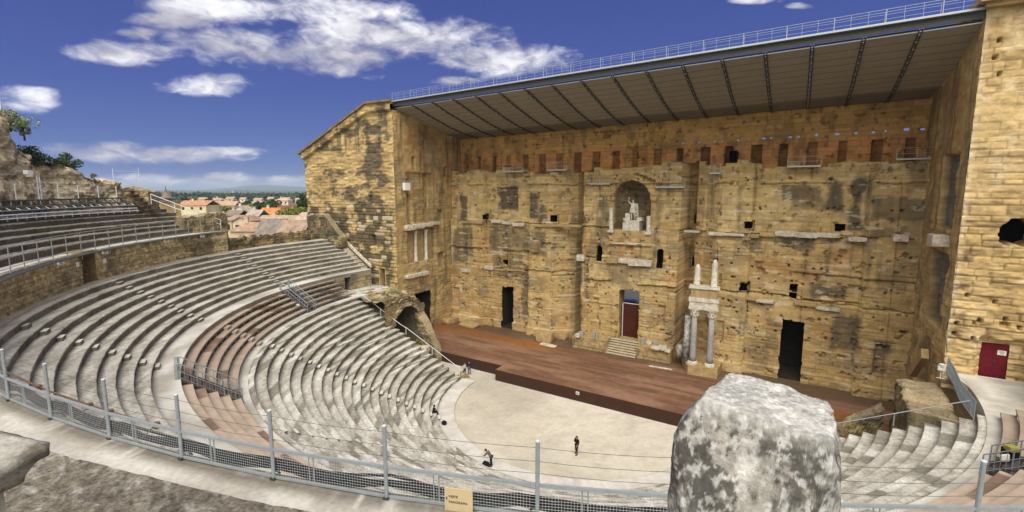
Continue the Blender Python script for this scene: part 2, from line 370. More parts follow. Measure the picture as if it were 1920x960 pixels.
# ================================================================== CAVEA
def seatcol(TH, RR, Z, row, seed, riser, light=1.0, ruin=0.0):
    """weathered limestone: pale worn stone, grey-brown lichen, single slabs of another tone"""
    A = np.array([.49, .465, .41]); B = np.array([.235, .212, .172]); Cc = np.array([.62, .60, .55])
    s = TH*math.pi/180*RR
    n = fbm(s*.55, RR*1.5, row*1.7, seed, 4); n2 = fbm(s*1.9, RR*2.6, row*3.1, seed+9, 3)
    k = np.floor(s/1.15+rowhash(np.full_like(s, row), seed)*9); bt = _hash(k, k*0+row, k*0, seed+4); bt2 = _hash(k, k*0+row, k*0, seed+5)
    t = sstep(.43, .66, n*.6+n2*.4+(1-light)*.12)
    c = mixc(A, B, t*.75*(1-riser)); c = mixc(c, mixc(np.array([.235, .21, .165]), np.array([.125, .11, .084]), t), np.clip(riser*1.05, 0, .93))  # risers darker: lichen, plus their shade put into the colour
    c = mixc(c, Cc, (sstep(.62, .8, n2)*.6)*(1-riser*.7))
    c = c*(.86+.28*bt)[..., None]
    if ruin:
        c = mixc(c, np.array([.17, .155, .125]), (bt2 > .84)*ruin*.75); c = mixc(c, np.array([.66, .645, .60]), (bt2 < .12)*ruin*.6)
    return c
def ring_solid(name, prof, th0, th1, mat, parent, colfn, step=.14, rad_fn=None, wob=.0, seed=0, caps=True):
    """sweeps a closed profile of (radius, z, riserflag) round the cavea"""
    prof = np.array(prof, float)
    rm = prof[:, 0].mean(); n = max(3, int(abs(R(th1-th0))*rm/step)+1)
    if hasattr(th0, '__len__'): pass
    TH = np.linspace(th0, th1, n)
    T, Rr = np.meshgrid(TH, prof[:, 0], indexing='ij'); _, Zz = np.meshgrid(TH, prof[:, 1], indexing='ij'); _, rf = np.meshgrid(TH, prof[:, 2], indexing='ij')
    if rad_fn is not None: Rr = Rr+rad_fn(T)
    s = T*math.pi/180*rm
    if wob:
        k = np.floor(s/1.15+seed*.37)
        top = (rf < 2)
        Zz = Zz+np.where(top, (_hash(k, k*0+seed, k*0, 31)-.5)*wob+(fbm(s*2.2, Rr*2.2, seed=seed, oct=2)-.5)*wob*1.3, 0)
        Rr = Rr+np.where(top, (_hash(k, k*0+seed, k*0, 33)-.5)*wob*.8+(fbm(s*3, Zz*2, seed=seed+3, oct=2)-.5)*wob, 0)
    P = np.stack([Rr*np.cos(np.radians(T)), YC+Rr*np.sin(np.radians(T)), Zz], -1)
    m = len(prof); i = np.arange(n*m).reshape(n, m); j = np.roll(i, -1, 1)
    F = np.stack([i[:-1], i[1:], j[1:], j[:-1]], -1).reshape(-1, 4)
    c = colfn(T, Rr, Zz, np.clip(rf, 0, 1))
    P = P.reshape(-1, 3); c = c.reshape(-1, 3)
    if not caps: return mesh_obj(name, P, F, mat, parent, col=c)
    FL = F.tolist()+[list(i[0][::-1]), list(i[-1])]
    o = mesh_obj(name, P, FL, mat, parent, col=c)
    return o
def lerp_end(r, pts):
    return float(np.interp(r, [p[0] for p in pts], [p[1] for p in pts]))
ENDL = [(15, -175.8), (23, -174), (31, -173.4)]; ENDR = [(15, -9.0), (26, -10.1), (31, -9.9)]
def seat_block(name, label, r0, tread, nrow, z0, rise, endl, endr, base, seed, lastdepth=None, light=1.0, ruin=None, wob=.03):
    e = empty(name, (0, YC, z0-.0), label, 'seating'); off = np.array([0, YC, z0])
    for i in range(nrow):
        ri, ro = r0+i*tread, r0+(i+1)*tread
        if i == nrow-1 and lastdepth: ro = ri+lastdepth
        zb, zt = z0+i*rise, z0+(i+1)*rise
        ov = .05
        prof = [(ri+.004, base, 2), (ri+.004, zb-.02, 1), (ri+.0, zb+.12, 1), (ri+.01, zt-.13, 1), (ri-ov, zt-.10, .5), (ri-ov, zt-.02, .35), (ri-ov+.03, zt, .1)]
        ntr = 5
        for q in range(1, ntr+1):
            f = q/ntr; prof.append((ri+(ro-ri)*f-.004*(q == ntr), zt+.012*f, .0 if f < .75 else (.35 if q < ntr else .8)))
        prof.append((ro-.004, base, 2))
        a, b = endl(ri), endr(ri)
        rz = 0.0
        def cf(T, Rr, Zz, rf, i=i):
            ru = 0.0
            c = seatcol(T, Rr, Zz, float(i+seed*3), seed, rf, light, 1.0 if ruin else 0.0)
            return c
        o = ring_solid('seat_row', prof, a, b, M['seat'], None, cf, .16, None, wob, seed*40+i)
        o.parent = e; o.matrix_parent_inverse = Matrix.Translation((0, -YC, -z0))
    return e
def aisle(parent, z0p, th, r0, tread, n, z0, rise, w=.95, mat=None):
    """one flight of half-height steps let into the rows"""
    a = R(th); ur = np.array([math.cos(a), math.sin(a), 0]); ut = np.array([-math.sin(a), math.cos(a), 0])
    for i in range(n):
        mb = MB(); ri = r0+i*tread-.05; d = tread*.40*random.uniform(.85, 1.1)
        c = polar(ri-d/2, th+random.uniform(-.12, .12), z0+i*rise+rise*.25+.006)
        mb.box(c, (d, w*random.uniform(.75, .95), rise*.5), ax=(ur, ut, np.array([0, 0, 1])), jit=.02)
        V2, F2, C2 = [], [], []; tone = random.uniform(.75, 1.08)
        for f in mb.F:          # pale tops, dark side faces
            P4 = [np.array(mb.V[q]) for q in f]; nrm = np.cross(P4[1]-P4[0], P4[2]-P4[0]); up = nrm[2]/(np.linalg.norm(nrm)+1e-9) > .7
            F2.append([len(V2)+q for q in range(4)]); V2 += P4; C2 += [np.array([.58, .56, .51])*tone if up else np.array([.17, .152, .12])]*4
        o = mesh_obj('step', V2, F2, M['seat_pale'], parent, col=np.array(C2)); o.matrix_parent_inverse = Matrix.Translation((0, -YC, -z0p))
# lower bank: 20 rows
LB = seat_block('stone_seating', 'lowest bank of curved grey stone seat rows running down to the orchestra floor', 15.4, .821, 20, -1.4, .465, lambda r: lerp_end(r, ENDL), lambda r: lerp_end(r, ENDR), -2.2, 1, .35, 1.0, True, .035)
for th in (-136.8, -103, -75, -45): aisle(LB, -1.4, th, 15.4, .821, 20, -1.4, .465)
# middle bank: 9 rows from the upper walkway
def yend(Y): return lambda r: math.degrees(math.pi-0)*-1 - math.degrees(math.asin((Y-YC)/r))
endl2 = lambda r: -180-math.degrees(math.asin((-13.3-YC)/r)); endr2 = lambda r: math.degrees(math.asin((-13.3-YC)/r))
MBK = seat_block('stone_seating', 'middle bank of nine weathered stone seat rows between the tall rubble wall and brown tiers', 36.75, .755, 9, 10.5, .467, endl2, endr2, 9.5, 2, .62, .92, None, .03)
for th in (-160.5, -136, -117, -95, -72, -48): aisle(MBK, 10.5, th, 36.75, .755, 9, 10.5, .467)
def deckcol(T, Rr, Zz, rf):
    s = T*math.pi/180*Rr
    n = fbm(s*.3, Rr*.8, seed=77, oct=4); c = mixc(np.array([.56, .54, .49]), np.array([.36, .335, .29]), sstep(.42, .66, n))
    return mixc(c, np.array([.22, .20, .165]), rf*.75)
# walkways (setting)
o = ring_solid('walkway_lower', [(31.355, 6.5, 1), (31.355, 7.9, 0), (32.4, 7.905, 0), (33.8, 7.91, 0), (35.32, 7.915, .2), (35.32, 6.5, 1)], -185.5, 5.5, M['floor'], None, deckcol, .3); o['kind'] = 'structure'
o = ring_solid('walkway_upper', [(35.30, 9.9, 1), (35.27, 10.38, 1), (35.22, 10.40, .3), (35.22, 10.49, .1), (35.26, 10.5, 0), (36.0, 10.505, 0), (36.6, 10.51, .15), (36.74, 10.51, .6), (36.74, 9.9, 1)], -184.3, 4.3, M['floor'], None, deckcol, .25); o['kind'] = 'structure'
def rw(T):   # the upper retaining wall is not quite concentric
    return .75*(1-sstep(-116, -92, T))
def deckcol2(T, Rr, Zz, rf): return mixc(deckcol(T, Rr, Zz, rf*.6), np.array([.40, .33, .2]), sstep(43.2, 43.5, Rr)*.6)
o = ring_solid('walkway_top', [(42.79+.63, 14.0, 1), (43.41, 14.715, .1), (43.55, 14.75, .1), (44.1, 14.76, .2), (44.1, 14.0, 1)], -183.7, 3.7, M['floor'], None, deckcol2, .25); o['kind'] = 'structure'

# podium wall behind the brown tiers
def podium():
    e = empty('podium_wall', polar(35.3, -90, 7.9), 'low stone wall behind the brown tiers with a dark doorway at its far end', 'wall')
    def wc(T, Rr, Zz, rf):
        s = T*math.pi/180*35.3; tn, ps, jn = courses(s, Zz, 61, .5, 1.1)
        c = mixc(np.array([.40, .32, .19]), np.array([.17, .145, .10]), sstep(.38, .64, fbm(s*.4, Zz*.9, seed=62)))
        return c*(.8+.35*tn)[..., None]*(1-.35*jn)[..., None]
    for a, b in ((-184.3, -178.2), (-176.4, 4.3)):
        nz_ = 12; prof = [(35.29, 7.9+2.45*i/nz_, 0) for i in range(nz_+1)]+[(36.5, 10.35, 0), (36.5, 7.9, 0)]
        o = ring_solid('wall', prof, a, b, M['rubble'], None, wc, .3, None, .02, 5); o.parent = e; o.matrix_parent_inverse = Matrix.Translation(-Vector(e.location))
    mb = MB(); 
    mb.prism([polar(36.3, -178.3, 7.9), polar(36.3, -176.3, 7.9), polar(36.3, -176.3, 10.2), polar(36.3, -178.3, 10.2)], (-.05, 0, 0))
    o = mb.build('door', M['dark_void'], e); o.matrix_parent_inverse = Matrix.Translation(-Vector(e.location))  # black sheet painted as the shade inside the doorway
    return e
podium()

# tall rubble wall carrying the upper cavea
def rubcol(s, Zz, seed):
    n = fbm(s*.5, Zz*.35, seed=seed); n2 = fbm(s*2.2, Zz*2.6, seed=seed+3, oct=3)
    c = mixc(np.array([.72, .57, .32]), np.array([.55, .44, .26]), sstep(.35, .6, n2))
    c = mixc(c, np.array([.17, .14, .09]), sstep(.54, .74, n)*.7)
    k, p, j = courses(s, Zz, seed+7, .22, .42, .03)
    return c*(.62+.62*k)[..., None]*(1-.4*j)[..., None]
def tall_wall():
    e = empty('retaining_wall', polar(43.9, -130, 14.7), 'tall yellow rubble wall with dark doorway and steel railing under the upper rows', 'wall')
    inv = Matrix.Translation(-Vector(e.location))
    for a, b in ((-160.3, -135.2), (-132.8, 4)):
        rm = 43.2; n = int(abs(R(b-a))*rm/.14); nz_ = 26
        T, Zz = np.meshgrid(np.linspace(a, b, n), np.linspace(14.6, 17.33, nz_), indexing='ij')
        s = T*math.pi/180*rm; k, p, j = courses(s, Zz, 71, .22, .42, .03)
        Rr = 43.1+rw(T)+(p-.5)*.06+j*.05+(fbm(s*.8, Zz*.8, seed=5)-.5)*.1
        P = np.stack([Rr*np.cos(np.radians(T)), YC+Rr*np.sin(np.radians(T)), Zz], -1)
        o = mesh_obj('wall', P, grid_faces(n, nz_), M['rubble'], e, col=rubcol(s, Zz, 64)); o.matrix_parent_inverse = inv
    # doorway: reveals, back and lintel
    mb = MB()
    a, b = -135.2, -132.8
    A0, A1 = polar(43.85, a, 14.65), polar(45.6, a, 14.65); B0, B1 = polar(43.85, b, 14.65), polar(45.6, b, 14.65); up = np.array([0, 0, 2.75])
    mb.add([A0, A1, A1+up, A0+up], [(0, 1, 2, 3)]); mb.add([B0, B1, B1+up, B0+up], [(3, 2, 1, 0)]); mb.add([A1, B1, B1+up, A1+up], [(0, 1, 2, 3)])
    mb.add([A0, B0, B1, A1], [(0, 1, 2, 3)])
    o = mesh_obj('doorway', mb.V, mb.F, M['rubble'], e, col=np.tile([.26, .19, .09], (len(mb.V), 1))); o.matrix_parent_inverse = inv
    mb = MB(); mb.prism([polar(43.8, a-.3, 17.2), polar(43.8, b+.3, 17.2), polar(45.6, b+.3, 17.2), polar(45.6, a-.3, 17.2)], (0, 0, .25))
    o = mesh_obj('lintel', mb.V, mb.F, M['rubble'], e, col=np.tile([.36, .28, .15], (len(mb.V), 1))); o.matrix_parent_inverse = inv
    for t in (-136.6, -131.9):
        mb = MB(); c = polar(43.78, t, 16.3 if t < -134 else 16.55); ur = np.array([math.cos(R(t)), math.sin(R(t)), 0]); ut = np.array([-ur[1], ur[0], 0])
        mb.box(c, (.05, .38, .38), ax=(ur, ut, np.array([0, 0, 1.])))
        o = mb.build('notice', M['white'], e); o.matrix_parent_inverse = inv
tall_wall()
# floor behind the near fence
def topcol(T, Rr, Zz, rf):
    s = T*math.pi/180*Rr; n = fbm(s*.9, Rr*2.2, seed=91, oct=4)
    edge = np.clip(1-np.abs(Rr-rw(T)-43.15)/.42, 0, 1)
    c = mixc(np.array([.57, .54, .485]), np.array([.42, .39, .335]), sstep(.45, .7, n))
    return mixc(c, np.array([.14, .125, .10]), np.clip(edge*1.9*sstep(.22, .5, fbm(s*2.6, Rr*5, seed=93)), 0, .88))
o = ring_solid('walkway_upper_cavea', [(43.0, 17.2, 1), (43.0, 17.33, .3), (43.03, 17.36, 0), (43.3, 17.365, 0), (43.6, 17.37, 0), (43.9, 17.375, 0), (44.25, 17.38, 0), (44.43, 17.39, 0), (44.43, 17.1, 1)], -160.3, 4, M['seat_pale'], None, topcol, .1, rw, .015, 3); o['kind'] = 'structure'
# upper bank of broad steps (the photographer stands on it)
def upper():
    z0 = 17.37
    e = empty('stone_seating', (0, YC, z0), 'uppermost bank of broad dark stone steps behind the railing on the tall wall', 'seating'); inv = Matrix.Translation((0, -YC, -z0))
    A, B = np.array([.24, .21, .165]), np.array([.13, .112, .085])
    for i in range(6):
        ri = 44.45+1.1*i; ro = ri+1.1 if i < 5 else 53.5; zt = 17.95+.43*i
        prof = [(ri+.004, 17.0, 2), (ri+.004, zt-.45, 1), (ri, zt-.2, 1), (ri-.03, zt-.05, .6), (ri, zt, .1)]
        nq = 14 if i < 2 else 6
        for q in range(1, nq+1): prof.append((ri+(ro-ri)*q/nq-.004*(q == nq), zt+.01*q/nq, .05 if q < nq else .6))
        prof.append((ro-.004, 17.0, 2))
        def cf(T, Rr, Zz, rf, i=i):
            s = T*math.pi/180*Rr; n = fbm(s*.7, Rr*1.8, i*2.1, 140, 4); k = np.floor(s/1.5+i*.43); bt = _hash(k, k*0+i, k*0, 15)
            n2 = fbm(s*5, Rr*5, i*1.0, 150, 3)
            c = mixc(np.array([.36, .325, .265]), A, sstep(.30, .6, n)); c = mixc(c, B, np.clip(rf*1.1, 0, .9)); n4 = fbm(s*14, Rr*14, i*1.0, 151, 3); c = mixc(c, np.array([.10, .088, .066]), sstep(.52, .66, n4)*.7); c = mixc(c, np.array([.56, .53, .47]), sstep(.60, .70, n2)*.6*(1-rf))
            return c*(.8+.4*bt)[..., None]
        o = ring_solid('seat_row', prof, -159.5+i*.25, 2, M['near_walk'], None, cf, .15 if i > 1 else .07, rw, .035, 200+i); o.parent = e; o.matrix_parent_inverse = inv
upper()

# ================================================================== STAGE WALL
LEDGE = lambda X: 25.2+.35*np.sin(X*.21)+(X > -12)*.25+(rowhash(np.floor(X/1.3), 5)-.4)*.9*((np.abs(X) > 4))
def stage_wall():
    e = empty('stage_wall', (0, 0, 0), 'tall ochre stone stage wall with arched statue niche, three doorways and reddish upper arcade', 'wall')
    X0, X1, Z0, Z1 = -30.6, 30.6, -.6, 33.0
    doors = [(-20.62, -18.55, -.6, 6.9), (-.85, 1.85, 1.5, 8.75), (18.8, 21.1, -.6, 7.2)]
    holes = [(-11.8, -10.9, 17.75, 18.65), (14.2, 15.0, 17.9, 18.65), (23.2, 24.15, 17.9, 18.7), (19.3, 20.1, 10.7, 11.5), (19.3, 20.1, 9.85, 10.5), (14.1, 14.95, 10.3, 11.15), (-24.4, -23.8, 17.6, 18.4), (-7.6, -6.6, .1, 1.9),
             (-20.6, -19.8, 10.4, 11.2), (12.2, 12.6, 26.1, 26.9)]
    slits = [(-4.45, -3.65, 12.4, 14.6), (4.0, 4.8, 12.2, 14.7), (7.6, 8.4, 12.0, 13.6), (7.5, 8.2, 17.9, 19.3)]
    skyh = []
    x = 6.0
    while x < 30.2:
        w = random.uniform(.2, .42) if x > 15 else random.uniform(.12, .2)
        skyh.append((x, x+w, 28.25+(x+4)*.012, 28.25+(x+4)*.012+random.uniform(.12, .26)*(1 if x > 15 else .8))); x += random.uniform(.8, 2.0)
    def px(u0, v0, u1, v1, Y=0):
        a = on_y(u0, v1, Y); b = on_y(u1, v0, Y); return (a[0], b[0], a[2], b[2])
    stains_and_shade = [  # dark weather crust, plus shade painted at slot and bay edges, as rectangles
        (px(927, 350, 963, 392), 1.0), (px(862, 367, 873, 412), .9), (px(990, 363, 1007, 408), .9), (px(1010, 373, 1024, 415), .8), (px(913, 428, 987, 470), .55), (px(993, 433, 1023, 478), .55), (px(850, 428, 875, 490), .6),
        (px(870, 425, 885, 480), .5), (px(1466, 347, 1541, 375), .7), (px(1480, 372, 1545, 396), .5), (px(1549, 340, 1584, 395), .85), (px(1592, 335, 1624, 430), .95), (px(1632, 370, 1745, 412), .65), (px(1632, 425, 1700, 450), .6),
        (px(1405, 447, 1430, 475), .6), (px(1460, 447, 1530, 466), .75), (px(1380, 350, 1392, 430), .5), (px(1120, 365, 1140, 470), .5), (px(1225, 360, 1240, 480), .45), (px(1520, 540, 1590, 560), .75), (px(1560, 600, 1612, 655), .7),
        (px(1430, 600, 1460, 660), .35), (px(1085, 425, 1093, 640), .8), (px(1060, 400, 1078, 640), .35), (px(1630, 640, 1670, 700), .5), (px(1000, 300, 1040, 330), .3), (px(920, 480, 975, 520), .5), (px(975, 500, 990, 600), .6), (px(1095, 470, 1105, 560), .5),
        (px(1190, 480, 1215, 500), .4), (px(1140, 505, 1180, 530), .45), (px(1400, 640, 1440, 690), .3), (px(1385, 420, 1400, 700), .45), (px(1500, 430, 1520, 520), .35), (px(1700, 300, 1745, 360), .4), (px(1640, 520, 1700, 545), .35)]
    gl = np.random.default_rng(99); logs = []
    for zrow, n_ in ((3.2, 14), (5.4, 18), (7.6, 22), (8.8, 16), (11.6, 20), (13.4, 16), (15.2, 12), (20.3, 14), (23.6, 20)):
        for k in range(n_):
            hx = gl.uniform(-30, 30); hz = zrow+gl.normal()*.12; w_ = gl.uniform(.12, .22); logs.append((hx, hx+w_*1.2, hz, hz+w_*1.3))
    def fn(U, V):
        X, Z = U+X0, V+Z0; a = np.abs(X); lg = LEDGE(X)
        y = np.where((X > -24) & (X < -15.4), .9, 0.0); y = np.where((X > 14.9) & (X < 26), .9, y); y = np.where(X < -24, .15, y)
        y = np.where((a <= 11.2) & (a > 8.3), np.clip((11.2-a)/2.9, 0, 1)**.8*2.2, y); y = np.where((a <= 8.3) & (a > 6.75), 5.2, y); y = np.where(a <= 6.75, .25, y)
        y = y+np.where(Z > 17.6, .22, 0)-np.where(Z < 9.7, .18, 0)*(a > 7)-np.where(Z < 12.9, .2, 0)*(a <= 6.75)-np.where(Z < 1.2, .35, 0)*(a > 7)
        # shallow pilaster strips and panels
        st = _hash(np.floor(X/1.9), np.floor((Z+2)/8.3), X*0, 21); y = y+(st-.5)*.24
        for r, dd in ((px(927, 352, 964, 395), .35), (px(1112, 560, 1122, 600), .3), (px(1003, 560, 1016, 595), .3), (px(1232, 575, 1247, 612), .4), (px(850, 540, 862, 575), .3), (px(1342, 602, 1358, 640), .4), (px(1636, 648, 1668, 700), .4), (px(1395, 500, 1410, 550), 0)):
            y = y+inrect(X, Z, r, .06)*dd
        # niche with a half-dome
        nx, base, spr, rad = .32, 16.95, 21.15, 2.5
        inn = np.where(Z < spr, np.abs(X-nx) < rad, np.hypot(X-nx, Z-spr) < rad) & (Z > base)
        q = np.where(Z < spr, np.abs(X-nx), np.hypot(X-nx, Z-spr))/rad
        y = y+np.where(inn, 2.3*np.sqrt(np.clip(1-q*q, 0.02, 1))+.5, 0)
        ring = (~inn) & (np.hypot(X-nx, Z-spr) < rad+.85) & (Z > spr-.2)
        y = y-np.where(ring, .28, 0)
        y = y-np.where((np.abs(X-nx) < 2.9) & (Z > 14.9) & (Z < 16.95), .3, 0)
        up = sstep(-.06, .06, Z-lg)
        sn = np.mod(X+.6, 2.95); bay = np.floor((X+.6)/2.95)
        wj = .75+.5*rowhash(bay, 8)
        notch = ((sn < wj) & (Z < 27.85)) * (.45+.4*rowhash(bay, 9))
        yu = 3.0+notch+np.where(Z > 28.2, -.12, 0)
        y = y*(1-up)+yu*up
        tn, ps, jn = courses(X, Z, 11, .48, 1.2); 
        er = fbm(X*.23, Z*.23, seed=2)
        y = y+(ps-.5)*.10*sstep(.35, .6, er)+jn*.05*sstep(.3, .6, er)+(fbm(X*.4, Z*.5, seed=31)-.5)*.22+(fbm(X*2.2, Z*3.0, seed=32, oct=3)-.5)*.07
        pit = (fbm(X*1.6, Z*1.6, seed=36, oct=3) > .735); y = y+pit*.16
        for r in holes:
            y = y+hard(X, Z, r)*.25
        for r in logs: y = y+hard(X, Z, r)*.6
        for r in slits:
            cx = (r[0]+r[1])/2; w = (r[1]-r[0])/2
            arch = (np.abs(X-cx) < w) & (Z > r[2]) & (np.where(Z > r[3]-w, np.hypot(X-cx, Z-r[3]+w) < w, True)); y = y+arch*.2
        # string courses that survive in stretches, and open joints at the bay edges
        for zz, sd_ in ((9.95, 1), (17.5, 2), (13.1, 3), (23.4, 4)):
            on = sstep(.44, .50, fbm(X*.28, X*0, seed=400+sd_)); zc = zz+(fbm(X*.5, X*0, seed=410+sd_)-.5)*.35
            y = y-on*((np.abs(Z-zc) < .17)*.30)*(1-up)*(~inn)+on*((Z < zc-.17) & (Z > zc-.34))*.12*(1-up)
        for xe in (-24, -15.4, -11.25, -6.7, 6.75, 11.25, 14.9, 26, -19.9, 20.6):
            y = y+(np.abs(X-xe-(fbm(Z*.5, Z*0, seed=int(xe*3)+500)-.5)*.5) < .07)*.28*(1-up)*sstep(.36, .46, fbm(Z*.35, Z*0, seed=int(xe)+600))
        # cracks where courses have opened up
        for zz, xa, xb in ((9.7, 22.6, 30), (10.2, -15.4, -7.8), (17.4, -24, -7.8), (17.45, 8, 30), (10.0, 12, 26)):
            ck = (np.abs(Z-zz-(fbm(X*.6, X*0, seed=40)-.5)*.5) < .09) & (X > xa) & (X < xb); y = y+ck*.3
        # ---- colour
        n = fbm(X*.16, Z*.2, seed=51); n2 = fbm(X*.8, Z*1.2, seed=52); n3 = fbm(X*3, Z*3.5, seed=53, oct=3); vs = fbm(X*1.1, Z*.14, seed=54)
        c = mixc(OCH, YEL, sstep(.4, .62, n)); c = mixc(c, BRN, sstep(.48, .72, n2)*.65); c = mixc(c, YEL*1.05, sstep(.58, .75, n3)*.5)
        c = mixc(c, RED, sstep(.56, .7, fbm(X*.3+9, Z*.3, seed=57))*.45*(Z < 16))
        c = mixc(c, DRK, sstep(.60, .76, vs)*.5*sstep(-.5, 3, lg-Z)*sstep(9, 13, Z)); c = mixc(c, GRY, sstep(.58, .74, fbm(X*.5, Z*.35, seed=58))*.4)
        for r, k in stains_and_shade: c = mixc(c, DRK, inrect(X, Z, r, .25, 1.0, 3)*np.clip(k*(.8+.7*vs), 0, .95))
        red = up*(1-sstep(28.0, 28.5, Z)); c = mixc(c, mixc(RED*1.55, OCH*np.array([1.15, .85, .6]), sstep(.45, .7, n2)), red*.95); c = mixc(c, OCH*np.array([1.15, .95, .68]), up*sstep(28.0, 28.5, Z)*.8)
        c = mixc(c, np.array([.10, .055, .025]), red*notch*1.0)
        c = mixc(c, DRK*.8, up*sstep(.56, .7, fbm(X*.9, Z*.5, seed=59))*.4)
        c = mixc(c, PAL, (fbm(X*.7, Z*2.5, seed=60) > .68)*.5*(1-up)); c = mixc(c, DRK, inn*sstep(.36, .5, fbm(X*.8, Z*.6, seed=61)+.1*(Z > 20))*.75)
        c = c*(.85+.3*tn)[..., None]*(1-.25*jn*sstep(.3, .55, er))[..., None]; c = np.where(pit[..., None], c*.6, c)
        return y, c
    def hole(U, V):
        X, Z = U+X0, V+Z0; m = np.zeros(X.shape, bool)
        for i, (a, b, c0, d0) in enumerate(doors):
            j = (fbm(X*1.3, Z*1.3, seed=70, oct=2)-.5)*.28; m |= (X > a+j*.7) & (X < b+j*.7) & (Z > c0) & (Z < d0+j)
        for r in holes: j = (fbm(X*2, Z*2, seed=71, oct=2)-.5)*.2; m |= (X > r[0]+j) & (X < r[1]+j) & (Z > r[2]+j) & (Z < r[3]+j)
        for r in slits: cx = (r[0]+r[1])/2; w = (r[1]-r[0])/2; m |= (np.abs(X-cx) < w) & (Z > r[2]) & np.where(Z > r[3]-w, np.hypot(X-cx, Z-r[3]+w) < w, True)
        for r in skyh: m |= (X > r[0]) & (X < r[1]) & (Z > r[2]) & (Z < r[3])
        return m
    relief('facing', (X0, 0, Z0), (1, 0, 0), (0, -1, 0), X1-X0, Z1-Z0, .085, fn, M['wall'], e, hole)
    for r in holes+slits:
        cx = (r[0]+r[1])/2; aa = abs(cx); yb = 5.2 if 6.75 < aa <= 8.3 else (max(0, (11.2-aa)/2.9)**.8*2.2 if 8.3 < aa < 11.2 else (.9 if (-24 < cx < -15.4 or 14.9 < cx < 26) else .2)); yb += .22 if r[2] > 17.6 else 0
        v = MB(); x0, x1, z0, z1, y0, y1 = r[0]-.2, r[1]+.2, r[2]-.2, r[3]+.2, yb+.28, yb+2.6
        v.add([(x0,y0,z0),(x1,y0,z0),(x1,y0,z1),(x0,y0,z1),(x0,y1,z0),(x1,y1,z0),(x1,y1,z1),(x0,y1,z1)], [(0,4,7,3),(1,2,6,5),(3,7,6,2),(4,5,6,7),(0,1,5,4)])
        v.build('window_recess', M['dark_void'], e)  # near-black boxes give the wall holes their shade by colour
    # rear shell and dark passages behind the side doors
    mb = MB()
    mb.box((-18.5, 7.6, 13.2), (25.0, .8, 28.4)); mb.box((16.4, 7.6, 13.2), (29.2, .8, 28.4)); mb.box((-2.1, 7.6, 18.5), (7.79, .79, 17.8))
    mb.build('rear_shell', M['ochre'], e)
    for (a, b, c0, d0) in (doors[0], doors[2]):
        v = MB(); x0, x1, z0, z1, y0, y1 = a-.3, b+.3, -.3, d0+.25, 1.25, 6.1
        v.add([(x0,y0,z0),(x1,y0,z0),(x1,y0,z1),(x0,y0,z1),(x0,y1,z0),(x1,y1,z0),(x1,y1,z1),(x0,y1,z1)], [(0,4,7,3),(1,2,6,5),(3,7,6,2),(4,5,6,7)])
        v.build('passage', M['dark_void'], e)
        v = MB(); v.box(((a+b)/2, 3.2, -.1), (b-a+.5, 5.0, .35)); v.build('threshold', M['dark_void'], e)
    a, b, c0, d0 = doors[1]
    v = MB(); v.box((a-.35, 1.5, 5.0), (.4, 2.3, 7.6)); v.box((b+.35, 1.5, 5.0), (.4, 2.3, 7.6)); v.box(((a+b)/2, 1.5, 9.05), (3.6, 2.3, .4)); v.box(((a+b)/2, 1.6, 1.5), (2.7, 2.9, .55))
    v.build('passage', M['ochre'], e)
    v = MB(); v.box(((a+b)/2+.1, 1.3, 4.15), (2.5, .12, 4.8)); d = v.build('door', M['brown_door'], e)
    v = MB(); v.box(((a+b)/2+.1, 1.28, 6.6), (2.5, .2, .07)); v.box((a+.15, 1.2, 4.1), (.09, .1, 4.9)); v.build('door_frame', M['white'], d)
    # broken cornice blocks, each its own stone
    def corn(u0, v0, u1, v1, Y, dep, h, white):
        A, B = on_y(u0, v0, Y), on_y(u1, v1, Y); n = max(1, int((B[0]-A[0])/1.5))
        m = MB()
        for i in range(n):
            f = (i+.5)/n; w = (B[0]-A[0])/n
            rock(m, (A[0]+(B[0]-A[0])*f, Y-dep/2+.2+random.uniform(-.08, .08), A[2]+(B[2]-A[2])*f+random.uniform(-.06, .06)), (w*random.uniform(1.04, 1.2), dep+.4, h*random.uniform(.75, 1.15)), 0, random.randint(0, 999), .16, 5)
        m.build('cornice', M['pale_stone'] if white else M['ochre'], e, smooth=True)
    for a in [(868, 416, 906, 416, .1, .5, .45, 0), (925, 413, 985, 422, .9, .6, .5, 1), (1005, 422, 1090, 424, .0, .4, .4, 0), (1285, 433, 1312, 436, 1.4, .5, .35, 1), (1330, 436, 1394, 441, 0, .45, .4, 1), (1395, 442, 1455, 438, .9, .5, .45, 0), (1456, 437, 1572, 442, .9, .75, .65, 1), (1590, 447, 1625, 450, .4, .6, .5, 1), (1672, 445, 1702, 448, 0, .8, .7, 1),
              (908, 500, 926, 502, .9, .5, .6, 1), (928, 504, 985, 508, .9, .3, .35, 0), (1085, 482, 1098, 484, .2, .8, .9, 1), (1138, 487, 1160, 489, .1, .7, .6, 0), (1162, 488, 1224, 493, .1, .75, .85, 1), (1150, 456, 1215, 458, 0, .2, .2, 1), (1385, 560, 1420, 560, .7, .4, .4, 0), (1420, 562, 1450, 566, .7, .6, .45, 1), (1530, 575, 1575, 580, .7, .5, .5, 1), (868, 507, 880, 508, .1, .5, .5, 1), (1490, 567, 1530, 573, .7, .5, .4, 0)]: corn(*a)
    # broken pediment stone over the niche
    m = MB(); P0, P1 = on_y(1192, 321, -.2), on_y(1240, 341, -.2)
    for k in range(6):
        f = (k+.5)/6; q = P0+(P1-P0)*f+np.array([0, .15, .22*math.sin(f*3.1)]); rock(m, q, (.85, .6, .42+.14*(k % 2)), 0, 700+k, .14, 5)
    m.build('pediment_fragment', M['ochre'], e, True)
